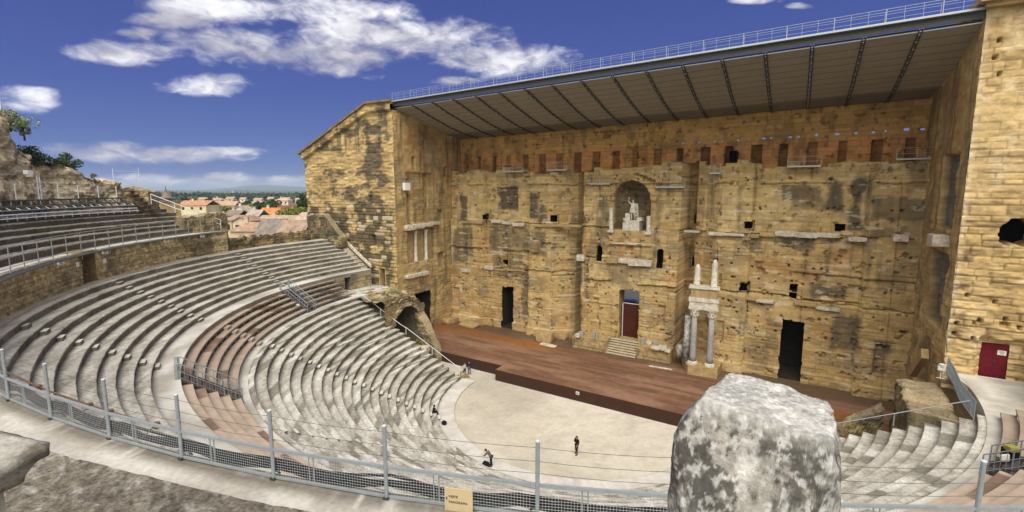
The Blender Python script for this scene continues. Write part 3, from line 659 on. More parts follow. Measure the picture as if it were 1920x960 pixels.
    # little white half columns that flank the statue
    for u, vb, vt in ((1146, 432, 391), (1216, 436, 405)):
        A, B = on_y(u, vb, -.25), on_y(u, vt, -.25); m = MB(); m.tube([A, A*.5+B*.5, B], [.3, .27, .26], 10); m.box((A[0], -.25, A[2]-.1), (.8, .7, .3)); m.build('column', M['white_marble'], e)
    return e
stage_wall()

# ================================================================== SIDE TOWERS
def tower(side):
    s = side; lab = ('ochre stone side tower with sloping coping left of the stage, partly blackened' if s < 0 else
                     'yellow block stone tower at the right with red double door and ragged hole')
    e = empty('stone_tower', (s*30.5, -12.7, 7), lab, 'tower'); inv = Matrix.Translation(-Vector(e.location))
    YF = -12.7
    if s < 0:
        Wd, zb = 20.6, 4.0
        def roofz(X): return np.where(X > -35.4, 34.8, 34.8-(-35.4-X)*.405)   # X negative, slopes down outward
        def post(U, V):
            X = -51.1+U; H = roofz(X)-zb; return U, V/30.8*H
        door = (-34.3, -33.05, 7.9, 10.6)
        def fn(U, V):
            X = -51.1+U; Z = zb+V/30.8*(roofz(X)-zb)
            tn, ps, jn = courses(X, Z, 81, .50, 1.15, .05)
            low = sstep(22.5, 19, Z); hi = 1-low
            y = (ps-.5)*.16*(.35+.65*low)+jn*.08*(.4+.6*low)+(fbm(X*.4, Z*.5, seed=83)-.5)*.25+(fbm(X*.9, Z*3.2, seed=84)-.5)*.3*hi+(fbm(X*2.5, Z*3, seed=85, oct=3)-.5)*.06
            y = y-.5*sstep(1.3, 1.0, roofz(X)-Z)
            for h in ((-36.2, -35.3, 20.6, 21.6), (-35.9, -34.9, 13.9, 15.6)): y = y+hard(X, Z, h)*1.3
            n = fbm(X*.2, Z*.2, seed=86); c = mixc(YEL, OCH*.95, sstep(.35, .65, n)); c = mixc(c, BRN, sstep(.5, .7, fbm(X*.5, Z*1.6, seed=87))*.7)
            cr = fbm(X*.55, Z*.8, seed=88)+.24*sstep(25, 17, Z)-.1*sstep(16, 10, Z)*(X > -40)+.22*inrect(X, Z, (-36.5, -32.5, 18, 32), 1.0, 1.0)-.06
            blk = sstep(.52, .68, cr+(tn-.5)*.16)
            c = mixc(c, np.array([.085, .072, .05]), blk*.88)
            c = mixc(c, np.array([.10, .08, .05]), sstep(.5, .65, fbm(X*1.6, Z*.14, seed=89))*.75*sstep(27, 30, Z))
            c = mixc(c, PAL, ((tn > .86) & (Z < 20))[...]*.55)
            c = mixc(c, YEL*1.02, sstep(-31.6, -30.9, X)*.7)
            return y, c*(.8+.4*tn)[..., None]*(1-.55*jn*(.3+.7*low))[..., None]
        def hole(U, V):
            X = -51.1+U; Z = zb+V/30.8*(roofz(X)-zb); return (X > door[0]) & (X < door[1]) & (Z > door[2]) & (Z < door[3])
        o = relief('front_wall', (-51.1, YF, zb), (1, 0, 0), (0, -1, 0), Wd, 30.8, .1, fn, M['wall'], e, hole, post); o.matrix_parent_inverse = inv
        m = MB(); m.box((-33.3, YF+.45, 9.2), (.8, .1, 2.7)); o = m.build('door', M['red_door'], e); o.matrix_parent_inverse = inv
        m = MB(); m.box((-34.25, YF+.5, 9.2), (.15, 1.2, 2.9)); m.box((-32.95, YF+.5, 9.2), (.15, 1.2, 2.9)); m.box((-33.6, YF+.5, 10.7), (1.6, 1.2, .16)); m.box((-33.6, YF+1.1, 9.2), (1.5, .1, 2.9))
        o = m.build('door_reveal', M['ochre'], e); o.matrix_parent_inverse = inv
        # coping following the slope
        m = MB()
        for (xa, za, xb, zb_) in ((-51.9, 28.15, -35.4, 34.85), (-35.4, 34.85, -30.3, 34.75)):
            m.prism([(xa, YF-.75, za), (xb, YF-.75, zb_), (xb, YF-.75, zb_+.32), (xa, YF-.75, za+.32)], (0, 16, 0))
            m.prism([(xa+.5, YF-.45, za-.3+.2), (xb, YF-.45, zb_-.3), (xb, YF-.45, zb_-.003), (xa+.5, YF-.45, za+.2-.003)], (0, 15, 0))
        o = m.build('coping', M['ochre_dark'], e); o.matrix_parent_inverse = inv
        m = MB(); m.prism([(-51.0, YF+.8, 0), (-39.5, YF+.8, 0), (-39.5, YF+.8, 32.4), (-51.0, YF+.8, 27.6)], (0, 18, 0)); m.prism([(-39.6, YF+1.3, 8), (-31.2, YF+1.3, 8), (-31.2, YF+1.3, 34.2), (-35.4, YF+1.3, 34.2), (-39.6, YF+1.3, 32.3)], (0, 17, 0)); o = m.build('core', M['ochre'], e); o.matrix_parent_inverse = inv
    else:
        Wd, zb = 14.0, 6.5; doors = (32.62, 34.3, 7.9, 10.55)
        def fn(U, V):
            X = 30.5+U; Z = zb+V
            tn, ps, jn = courses(X, Z, 91, .53, 1.25, .038)
            er = fbm(X*.3, Z*.25, seed=92); rough = sstep(26, 18, Z)
            y = (ps-.5)*.075*(.5+rough)+(fbm(X*1.1, Z*3.0, seed=196, oct=4)-.5)*.22*(.3+.7*rough)+jn*(.03+.06*rough)*sstep(.28, .5, fbm(X*.9, Z*.9, seed=191))+(fbm(X*.8, Z*1.1, seed=93)-.5)*.22+(fbm(X*2.0, Z*3.2, seed=94, oct=3)-.5)*.12*(.4+.6*rough)
            q = np.hypot((X-33.75)/1.25, (Z-19.3)/1.15)+(fbm(X*1.1, Z*1.1, seed=95, oct=3)-.5)*.9
            y = y+sstep(1.02, .9, q)*3.0
            for i, (hx, hz) in enumerate(((31.4, 33.4), (31.25, 32.2), (31.6, 31.0), (32.9, 33.0), (31.4, 14.2), (32.3, 12.3), (33.0, 13.9), (31.0, 11.9), (34.5, 12.1), (32.0, 10.9), (30.95, 11.0), (33.7, 12.6), (35.2, 13.5))): y = y+hard(X, Z, (hx-.14, hx+.14, hz-.16, hz+.16))*.6
            for h in ((33.4, 33.95, 11.9, 12.4), (31.9, 32.15, 11.9, 12.2)): y = y+hard(X, Z, h)*.4
            y = y+inrect(X, Z, (32.45, 35.2, 7.8, 11.0), .1, .3)*.45
            n = fbm(X*.35, Z*.3, seed=96); c = mixc(np.array([.57, .41, .195]), np.array([.50, .35, .155]), sstep(.35, .65, n)); c = mixc(c, np.array([.66, .53, .32]), sstep(.55, .75, fbm(X*.9, Z*.7, seed=97))*.7)
            c = mixc(c, BRN*.8, sstep(.58, .72, fbm(X*.9, Z*2.0, seed=98))*.6); c = mixc(c, np.array([.12, .095, .05]), sstep(.62, .74, fbm(X*.8, Z*1.3, seed=99))*.6*rough)
            c = mixc(c, np.array([.70, .60, .42]), sstep(31.0, 30.5, X)*.4)
            return y, c*(.88+.24*tn)[..., None]*(1-.42*jn*sstep(.3, .55, fbm(X*.9, Z*.9, seed=191)))[..., None]
        def hole(U, V):
            X = 30.5+U; Z = zb+V; q = np.hypot((X-33.75)/1.25, (Z-19.3)/1.15)+(fbm(X*1.1, Z*1.1, seed=95, oct=3)-.5)*.9
            return (q < .88) | ((X > doors[0]) & (X < doors[1]) & (Z > 7.8) & (Z < doors[3]))
        o = relief('front_wall', (30.5, YF, zb), (1, 0, 0), (0, -1, 0), Wd, 29.5, .08, fn, M['wall'], e, hole); o.matrix_parent_inverse = inv
        m = MB(); x0, x1, y0, y1, z0, z1 = 31.9, 36.2, YF+.45, YF+6, 17.2, 21.4
        m.add([(x0,y0,z0),(x1,y0,z0),(x1,y0,z1),(x0,y0,z1),(x0,y1,z0),(x1,y1,z0),(x1,y1,z1),(x0,y1,z1)], [(0,4,7,3),(1,2,6,5),(3,7,6,2),(4,5,6,7),(0,1,5,4)])
        o = m.build('chamber', M['dark_void'], e); o.matrix_parent_inverse = inv
        dx = (doors[0]+doors[1])/2
        for k in (0, 1):
            m = MB(); m.box((doors[0]+.43+k*.83, YF+.62, 9.2), (.82, .07, 2.75))
            for zz in (8.6, 9.9): m.box((doors[0]+.43+k*.83, YF+.575, zz), (.62, .03, .06))
            d = m.build('door', M['red_door'], e); d.matrix_parent_inverse = inv
            m = MB(); m.box((doors[0]+.78+k*.13, YF+.55, 9.15), (.05, .07, .16)); h = m.build('handle', M['steel_dark'], d)
            if k == 1:
                m = MB(); m.box((doors[0]+1.28, YF+.57, 9.85), (.50, .03, .36)); nn = m.build('notice', M['white'], d)
                m = MB()
                for r in range(3): m.box((doors[0]+1.28, YF+.55, 9.95-r*.09), (.36-.06*r, .02, .022))
                m.build('writing', M['ink'], nn)
        m = MB(); m.prism([(31.3, YF+7, 0), (44.5, YF+7, 0), (44.5, YF+7, 35.2), (31.3, YF+7, 35.2)], (0, 11, 0)); m.prism([(44.0, YF+.3, 0), (44.5, YF+.3, 0), (44.5, YF+.3, 35.2), (44.0, YF+.3, 35.2)], (0, 6.8, 0)); o = m.build('core', M['ochre'], e); o.matrix_parent_inverse = inv
        m = MB(); m.box((38, YF+6, 36.25), (16.2, 14.2, .5)); m.box((38, YF+6.05, 35.85), (15.4, 13.5, .35)); o = m.build('coping', M['ochre'], e); o.matrix_parent_inverse = inv
    # inner face looking on the stage
    du = (0, 1, 0); dn = (1, 0, 0) if s < 0 else (-1, 0, 0); X = s*30.5
    HH = 35.2 if s < 0 else 36.8
    def fni(U, V):
        Y = -12.7+U; Z = -1.5+V
        tn, ps, jn = courses(Y, Z, 101+s, .52, 1.2, .04); er = sstep(.4, .6, fbm(Y*.3, Z*.22, seed=102))
        y = (ps-.5)*.08*er+jn*.04*er+(fbm(Y*.5, Z*.6, seed=103+s)-.5)*.3+(fbm(Y*2.2, Z*2.6, seed=104, oct=3)-.5)*.07
        grey = np.zeros_like(Y)
        if s < 0:
            pan = [(-10.4, -8.9, 17.3, 24.8), (-6.2, -4.6, 17.3, 24.8)]; y = y+inrect(Y, Z, (-10.4, -4.5, 17.3, 25), .06)*.35
            for r in pan: y = y+inrect(Y, Z, r, .06)*.25
            flut = [(-9.9, -9.2, 16.9, 24.0), (-5.8, -5.1, 16.9, 24.5)]
            low = (-10.3, -4.1, 11.3, 16.2)
            y = y+inrect(Y, Z, low, .08)*1.1; grey = np.maximum(grey, inrect(Y, Z, low, .1)*np.where((Y < -8.6) | (Y > -6.2), 1, .6))
            for r in flut: grey = np.maximum(grey, inrect(Y, Z, r, .06)); y = y+inrect(Y, Z, r, .06)*.25
            for h in ((-9.0, -8.2, 25.4, 27.4), (-6.5, -5.8, 28.7, 30.0), (-1.6, -.9, 24.5, 26.2), (-3.2, -2.0, 16.2, 19.2), (-3.4, -1.9, 9.6, 12.2), (-10.2, -9.7, 15.9, 16.6)): y = y+hard(Y, Z, h)*1.4
            ygap = 0
        else:
            up_, lo_ = (-10.0, -5.2, 19.2, 25.5), (-10.2, -5.0, 10.9, 17.0)
            for r in (up_, lo_): y = y+inrect(Y, Z, r, .1, .3)*.7; grey = np.maximum(grey, inrect(Y, Z, r, .1, .3))
            y = y+inrect(Y, Z, (-9.5, -4, 3.5, 9.0), .2, .6)*.7
            y = y+(fbm(Y*.9, Z*.9, seed=109)-.5)*.5*sstep(19, 12, Z)
        y = y+grey*.16*np.sin(Y*9.5)
        # upper part behind the roof edge
        n = fbm(Y*.25, Z*.25, seed=105); c = mixc(OCH, YEL*.95, sstep(.38, .62, n)); c = mixc(c, BRN, sstep(.5, .7, fbm(Y*.9, Z*1.1, seed=106))*.6)
        c = mixc(c, RED, sstep(.5, .66, fbm(Y*.35, Z*.2, seed=107))*.5*sstep(18, 24, Z))
        c = mixc(c, DRK, sstep(.56, .7, fbm(Y*1.2, Z*.16, seed=108))*.55); c = mixc(c, np.array([.115, .105, .085]), grey*.9)
        c = mixc(c, GRY, sstep(.54, .7, fbm(Y*.5, Z*.5, seed=110))*.5)
        return y, c*(.85+.3*tn)[..., None]*(1-.25*jn*er)[..., None]
    def holei(U, V):
        Y = -12.7+U; Z = -1.5+V; j = (fbm(Y*1.3, Z*1.3, seed=111, oct=2)-.5)*.5
        return ((Y > -9.0+j) & (Y < -5.5+j) & (Z < 6.35+j)) if s < 0 else np.zeros(Y.shape, bool)
    def posti(U, V): return U, V
    o = relief('inner_wall', (X, -12.75, -1.5), du, dn, 16.6, HH, .1, fni, M['wall'], e, holei); o.matrix_parent_inverse = inv
    if s < 0:
        m = MB(); x0, x1, y0, y1, z0, z1 = X-8, X-.55, -9.4, -5.1, -.4, 6.9
        m.add([(x0,y0,z0),(x1,y0,z0),(x1,y0,z1),(x0,y0,z1),(x0,y1,z0),(x1,y1,z0),(x1,y1,z1),(x0,y1,z1)], [(0,1,2,3),(7,6,5,4),(3,2,6,7),(0,3,7,4),(1,0,4,5)])
        o = m.build('passage', M['dark_void'], e); o.matrix_parent_inverse = inv
        for (yy, mt) in ((-8.45, 'pale_stone'), (-6.1, 'white_marble')):
            m = MB(); m.lathe([(.38, 0), (.38, .2), (.27, .35), (.24, 4.3), (.34, 4.7), (.42, 4.9)], (X-.25, yy, 11.25), 12); o = m.build('column', M[mt], e, True); o.matrix_parent_inverse = inv
        m = MB()
        for i in range(4): rock(m, (X+.15, -10.7+i*1.9+.6, 16.75+.1*i), (1.0, 2.1, .85-.12*i), 0, 300+i, .1, 5)
        o = m.build('cornice', M['pale_stone'], e, True); o.matrix_parent_inverse = inv
        m = MB()
        for i in range(3): rock(m, (X+.2, -10.3+i*1.6, 9.3), (.7, 1.8, .6), 0, 310+i, .18, 5)
        o = m.build('cornice', M['pale_stone'], e, True); o.matrix_parent_inverse = inv
        m = MB(); m.box((X+.25, -10.6, 22.9), (.5, 1.1, 1.1)); o = m.build('floodlight', M['white'], e); o.matrix_parent_inverse = inv
    else:
        for (cc_, dd_, sd) in (((X-.5, -9.2, 18.2), (1.2, 2.0, 1.0), 320), ((X-.2, -5.6, 17.9), (1.0, 1.6, 1.2), 321)):
            m = MB(); rock(m, cc_, dd_, 0, sd, .2, 6); o = m.build('cornice', M['pale_stone' if sd == 320 else 'ochre'], e, True); o.matrix_parent_inverse = inv
        m = MB(); m.box((X-.7, -8.2, 6.9), (.5, 4.8, .9), ax=(np.array([1, 0, 0]), np.array([0, .78, -.62]), np.array([0, .62, .78]))); o = m.build('fallen_lintel', M['ochre'], e); o.matrix_parent_inverse = inv
    return e
tower(-1); tower(1)

# ================================================================== ROOF OVER THE STAGE
def roof():
    e = empty('stage_roof', (0, -12.7, 34.5), 'long sloping brown panel roof on steel ribs over the stage with a railed gutter walk', 'roof'); inv = Matrix.Translation(-Vector(e.location))
    prof = [(-12.75, 34.35), (-9, 33.3), (-5, 32.3), (-1, 31.55), (3.6, 31.1)]       # (y, z) under side
    def zf(x): return (x+30.5)/61*.95-.25
    n = 17; xs = np.linspace(-30.45, 30.45, n+1)
    def pt(x, i, up=0): return (x, prof[i][0], prof[i][1]+zf(x)+up)
    m_p = M['roof_panel']
    for k in range(n):
        a, b = xs[k]+.008, xs[k+1]-.008; V = []; nu, nv = 3, 33
        yy = np.linspace(-12.2, 3.6, nv); zz = np.interp(yy, [q[0] for q in prof], [q[1] for q in prof])
        Vv = np.array([[(x, yy[j], zz[j]+zf(x)) for j in range(nv)] for x in np.linspace(a, b, nu)])
        F = grid_faces(nu, nv, None, True)
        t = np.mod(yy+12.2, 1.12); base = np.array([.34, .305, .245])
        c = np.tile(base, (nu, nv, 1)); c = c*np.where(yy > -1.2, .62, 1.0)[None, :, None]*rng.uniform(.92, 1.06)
        top = Vv.reshape(-1, 3)+np.array([0, 0, .22])
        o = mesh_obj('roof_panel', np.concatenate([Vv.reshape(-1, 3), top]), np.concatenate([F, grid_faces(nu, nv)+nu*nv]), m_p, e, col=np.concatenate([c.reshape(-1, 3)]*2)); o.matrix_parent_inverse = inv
    for k in range(1, n):
        x = xs[k]; m = MB(); mlit = MB()
        for dx in (-.11, .11): m.tube([(x+dx, q[0], q[1]+zf(x)-.10) for q in prof], .05, 5)
        for j in range(28):
            y = -12.2+j*.55; z = np.interp(y, [q[0] for q in prof], [q[1] for q in prof])+zf(x)-.1
            m.tube([(x-.11, y, z), (x+.11, y+.28, z)], .02, 4); 
            if j % 2 == 0 and j < 22: mlit.box((x, y+.15, z-.06), (.12, .3 if j % 3 else .16, .05))
        o = m.build('rib', M['steel_dark'], e); o.matrix_parent_inverse = inv
        g = mlit.build('bracket', M['steel'], o)
    # front girder, gutter and walkway railing
    m = MB(); A = lambda x, y, z: (x, y, z+zf(x))
    for (y, z, dy, dz) in ((-12.55, 34.70, .12, .55), ):
        m.prism([A(-30.6, y, z-dz/2), A(30.5, y, z-dz/2), A(30.5, y, z+dz/2), A(-30.6, y, z+dz/2)], (0, dy, 0))
    o = m.build('fascia', M['steel_dark'], e); o.matrix_parent_inverse = inv
    m = MB()
    for (y, z, dy, dz) in ((-12.95, 35.05, .9, .16), (-12.2, 34.22, .1, .1)):
        m.prism([A(-30.6, y, z-dz/2), A(30.5, y, z-dz/2), A(30.5, y, z+dz/2), A(-30.6, y, z+dz/2)], (0, dy, 0))
    o = m.build('gutter', M['steel'], e); o.matrix_parent_inverse = inv
    m = MB()
    for z, r in ((36.15, .018), (35.75, .012), (35.4, .012)): m.tube([A(-30.4, -12.85, z), A(30.4, -12.85, z)], r, 5)
    m.tube([A(-30.4, -12.1, 36.15), A(30.4, -12.1, 36.15)], .014, 5)
    for i in range(54):
        x = -30.3+i*60.6/53; m.tube([A(x, -12.85, 35.1), A(x, -12.85, 36.17)], .013 if i % 3 else .03, 5)
    for i in range(0, 54, 3):
        x = -30.3+i*60.6/53; m.tube([A(x, -12.1, 35.1), A(x, -12.1, 36.17)], .018, 5); m.tube([A(x, -12.85, 36.15), A(x, -12.1, 36.15)], .014, 4)
    o = m.build('railing', M['steel'], e); o.matrix_parent_inverse = inv
def panel_lines():
    m = M['roof_panel']; t = m.node_tree; b = t.nodes['Principled BSDF']; link = b.inputs['Base Color'].links[0]; src = link.from_socket
    g = N('ShaderNodeTexCoord', t); s = N('ShaderNodeSeparateXYZ', t); L(g.outputs['Object'], s.inputs[0], t)
    def mm(op, a, bb): 
        n = N('ShaderNodeMath', t, operation=op); L(a, n.inputs[0], t); n.inputs[1].default_value = bb; return n.outputs[0]
    f = mm('FRACT', mm('MULTIPLY', s.outputs[1], .82), 0); seam = mm('LESS_THAN', f, .06)
    f2 = mm('FRACT', mm('MULTIPLY', s.outputs[1], 6.5), 0); fine = mm('LESS_THAN', f2, .28)
    a = mm('MULTIPLY', seam, .7); c = mm('MULTIPLY', fine, .2)
    ad = N('ShaderNodeMath', t, operation='ADD'); L(a, ad.inputs[0], t); L(c, ad.inputs[1], t)
    x = N('ShaderNodeMixRGB', t); L(ad.outputs[0], x.inputs[0], t); L(src, x.inputs[1], t); x.inputs[2].default_value = (.04, .033, .025, 1); L(x.outputs[0], b.inputs['Base Color'], t)
panel_lines(); roof()

# ================================================================== STAGE, ORCHESTRA
def discfloor():
    def fc(X, Y):
        n = fbm(X*.12, Y*.12, seed=121); n2 = fbm(X*.5, Y*.5, seed=122)
        c = mixc(np.array([.56, .515, .435]), np.array([.42, .38, .315]), sstep(.38, .62, n)); c = mixc(c, np.array([.50, .45, .37]), sstep(.45, .7, n2)*.6); return mixc(c, np.array([.36, .32, .26]), sstep(.56, .7, fbm(X*1.3, Y*1.3, seed=124))*.35)
    xs = np.linspace(-32, 32, 130); ys = np.linspace(-32, 0, 70); X, Y = np.meshgrid(xs, ys, indexing='ij')
    r = np.hypot(X, Y-YC); keep = r > 16.0
    Z = np.full_like(X, -1.404)
    msk = ((r[:-1, :-1] > 16.4) & (Y[:-1, :-1] < YC-1))
    o = mesh_obj('orchestra_floor', np.stack([X, Y, Z], -1), grid_faces(130, 70, msk), M['floor'], col=fc(X, Y)); o['kind'] = 'structure'
    # smooth paved ring outside the gravel, ended by a low kerb
    def pc(T, Rr, Zz, rf): return mixc(mixc(np.array([.56, .535, .50]), np.array([.47, .44, .40]), sstep(.4, .65, fbm(T*.3, Rr*.8, seed=123))), np.array([.33, .27, .19]), rf)
    o = ring_solid('pavement', [(13.5, -1.5, .5), (13.5, -1.30, .6), (13.62, -1.29, .0), (14.5, -1.32, 0), (15.42, -1.33, 0), (15.42, -1.5, 0)], -177.5, -2, M['floor'], None, pc, .25); o['kind'] = 'structure'
discfloor()
def stage():
    e = empty('stage_platform', (0, -13.6, -1.4), 'broad red brown plank stage with a dark panelled front and one forward step', 'stage'); inv = Matrix.Translation(-Vector(e.location))
    def deck(x0, x1, y0, y1, z, nm='deck'):
        nx, ny = int((x1-x0)/.25)+1, int((y1-y0)/.16)+1; X, Y = np.meshgrid(np.linspace(x0, x1, nx), np.linspace(y0, y1, ny), indexing='ij')
        k = np.floor(Y/.32); kk = np.floor(X/2.4+_hash(k, k*0, k*0, 5)*9); t = _hash(k, kk, k*0, 6)
        c = mixc(np.array([.205, .105, .06]), np.array([.13, .072, .045]), t); c = c*(.85+.3*_hash(k, k*0+2, k*0, 7))[..., None]; c = mixc(c, np.array([.28, .165, .11]), sstep(.5, .7, fbm(X*.15, Y*.7, seed=131))*.65)
        c = mixc(c, np.array([.30, .115, .02]), sstep(.45, .6, fbm(X*.22, Y*.45, seed=132)+.12*sstep(-8, -18, X))*.75*np.clip(sstep(-4, -13, X)*sstep(-7.5, -4, Y)+sstep(20, 25, X)*.8, 0, 1))
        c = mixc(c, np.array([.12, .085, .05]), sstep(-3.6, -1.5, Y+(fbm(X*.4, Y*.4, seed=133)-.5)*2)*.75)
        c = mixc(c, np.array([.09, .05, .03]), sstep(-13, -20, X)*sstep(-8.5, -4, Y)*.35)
        o = mesh_obj(nm, np.stack([X, Y, np.full_like(X, z)], -1), grid_faces(nx, ny), M['plank'], e, col=c); o.matrix_parent_inverse = inv
    deck(-30.4, 30.4, -13.5, 3.4, 0.0); deck(-11.6, 14.5, -15.05, -13.5, 0.0)
    for (a, b, y) in ((-24.5, -11.6, -13.5), (-11.6, 14.5, -15.05), (14.5, 24.5, -13.5)):
        m = MB(); m.box(((a+b)/2, y+.03, -.75), (b-a, .08, 1.49))
        o = m.build('front_panel', M['stage_front'], e); o.matrix_parent_inverse = inv
    for xx in (-11.6, 14.5): m = MB(); m.box((xx, -14.25, -.75), (.08, 1.5, 1.49)); o = m.build('side_panel', M['stage_front'], e); o.matrix_parent_inverse = inv
    P = on_y(1083, 737, -15.06); m = MB(); m.box((P[0], -15.06, P[2]), (.42, .05, .34)); o = m.build('notice', M['white'], e); o.matrix_parent_inverse = inv
    m = MB(); m.box((P[0], -15.095, P[2]), (.26, .02, .12)); q = m.build('writing', M['ink'], o)
stage()
# porch steps and low walls in front of the central door
def porch():
    m = MB()
    e = empty('stone_steps', (.2, -1.2, 0), 'short flight of pale stone steps leading up to the central stage door', 'steps'); inv = Matrix.Translation(-Vector(e.location))
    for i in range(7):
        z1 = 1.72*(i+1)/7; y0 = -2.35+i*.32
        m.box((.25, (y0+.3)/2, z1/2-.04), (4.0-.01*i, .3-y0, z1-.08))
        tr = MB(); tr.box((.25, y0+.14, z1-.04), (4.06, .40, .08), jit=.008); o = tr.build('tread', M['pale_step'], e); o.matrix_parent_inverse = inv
    o = m.build('flight', M['ochre_dark'], e); o.matrix_parent_inverse = inv  # darker riser colour stands in for shade between the steps
    for (a, b, yl, lab) in ((-6.75, -1.85, -2.35, 'low block wall with broken stones left of the door steps'), (2.35, 6.65, -1.85, 'low block wall topped with rubble and fragments right of the door steps')):
        w = empty('low_wall', ((a+b)/2, yl, 0), lab, 'wall'); inv = Matrix.Translation(-Vector(w.location))
        nx, nz_ = int((b-a)/.1), 18
        U, V = np.meshgrid(np.linspace(0, b-a, nx), np.linspace(0, 1.75, nz_), indexing='ij'); tn, ps, jn = courses(U, V, 141, .42, .8, .04)
        c = mixc(np.array([.40, .29, .14]), np.array([.27, .20, .10]), sstep(.35, .65, fbm(U, V, seed=142)))*(.8+.4*tn)[..., None]*(1-.4*jn)[..., None]
        P = np.stack([a+U, yl+(ps-.5)*.08+jn*.04, V], -1)
        o = mesh_obj('wall', P, grid_faces(nx, nz_), M['wall'], w, col=c); o.matrix_parent_inverse = inv
        m = MB(); m.box(((a+b)/2, yl/2+.2, 1.70), (b-a, abs(yl)+.35, .12), jit=.03); m.box((b, yl/2+.2, .82), (.1, abs(yl)+.3, 1.64)); m.box((a, yl/2+.2, .82), (.1, abs(yl)+.3, 1.64)); o = m.build('top', M['ochre'], w); o.matrix_parent_inverse = inv
porch()
def loose_stones():
    mats = [M['pale_stone'], M['grey_granite'], M['ochre']]
    spots = [(1083, 632, .7, .5, 'pale broken block at the left end of the low wall'), (1090, 628, .8, .5, 'grey lump of stone behind the pale block on the low wall'), (1114, 634, .32, 1.0, 'slim grey stone stub standing left on the low wall'), (1119, 635, .34, .95, 'short grey stone stub standing beside its slim twin'),
             (1206, 645, .5, 1.0, 'upright pointed grey stone right of the steps'), (1216, 645, .8, .4, 'flat pale fragment beside the pointed grey stone'), (1232, 645, 1.0, .6, 'rounded dark boulder on the right low wall'), (1229, 655, 1.1, .4, 'white weathered slab lying before the dark boulder'), (1243, 656, 1.0, .6, 'white broken block near the right end of the low wall'), (1252, 660, .7, .35, 'small pale fragment on the outer end of the right low wall')]
    for i, (u, v, w, h, lab) in enumerate(spots):
        P = on_z(u, v, 1.77); m = MB(); rock(m, (0, 0, h/2), (w, w*.8, h), 0, 400+i, .18, 6)
        o = m.build('loose_stone', mats[[0, 1, 1, 1, 1, 0, 1, 0, 0, 0][i]], None, True); o.location = P; tag(o, lab, 'stone', 'fragments on the low walls')
    for (u, v, d, lab, k) in ((880, 612, (3.2, 2.0, .55), 'broad flat stone bench on the stage by the left doorway', 2), (912, 607, (2.4, 1.8, 1.3), 'squared block pedestal just left of the dark left doorway', 2), (847, 605, (1.6, 3.2, .9), 'long low stone footing in the left stage corner', 2), (1022, 640, (2.6, 1.6, 1.5), 'stone footing at the base of the pier beside the centre bay', 2), (1052, 634, (2.2, 1.5, .9), 'flat pale block between pier and low wall', 2), (1028, 648, (2.6, 1.0, .16), 'thin pale slab lying on the stage before the pier', 0), (1238, 690, (3.0, .35, .1), 'long thin pale plank lying on the stage below the right low wall', 0)):
        P = on_z(u, v, 0); m = MB(); rock(m, (0, 0, d[2]/2), d, random.uniform(-.1, .1), int(u), .05, 7)
        o = m.build('stone_block', mats[k], None); o.location = P; tag(o, lab, 'stone block')
    P = on_z(792, 662, .1); m = MB(); rock(m, (0, 0, .5), (1.9, 1.2, 1.0), .3, 77, .15, 7); o = m.build('stone_block', M['pale_stone'], None, True); o.location = P; tag(o, 'pale boulder at the left front corner of the stage', 'stone block')
loose_stones()
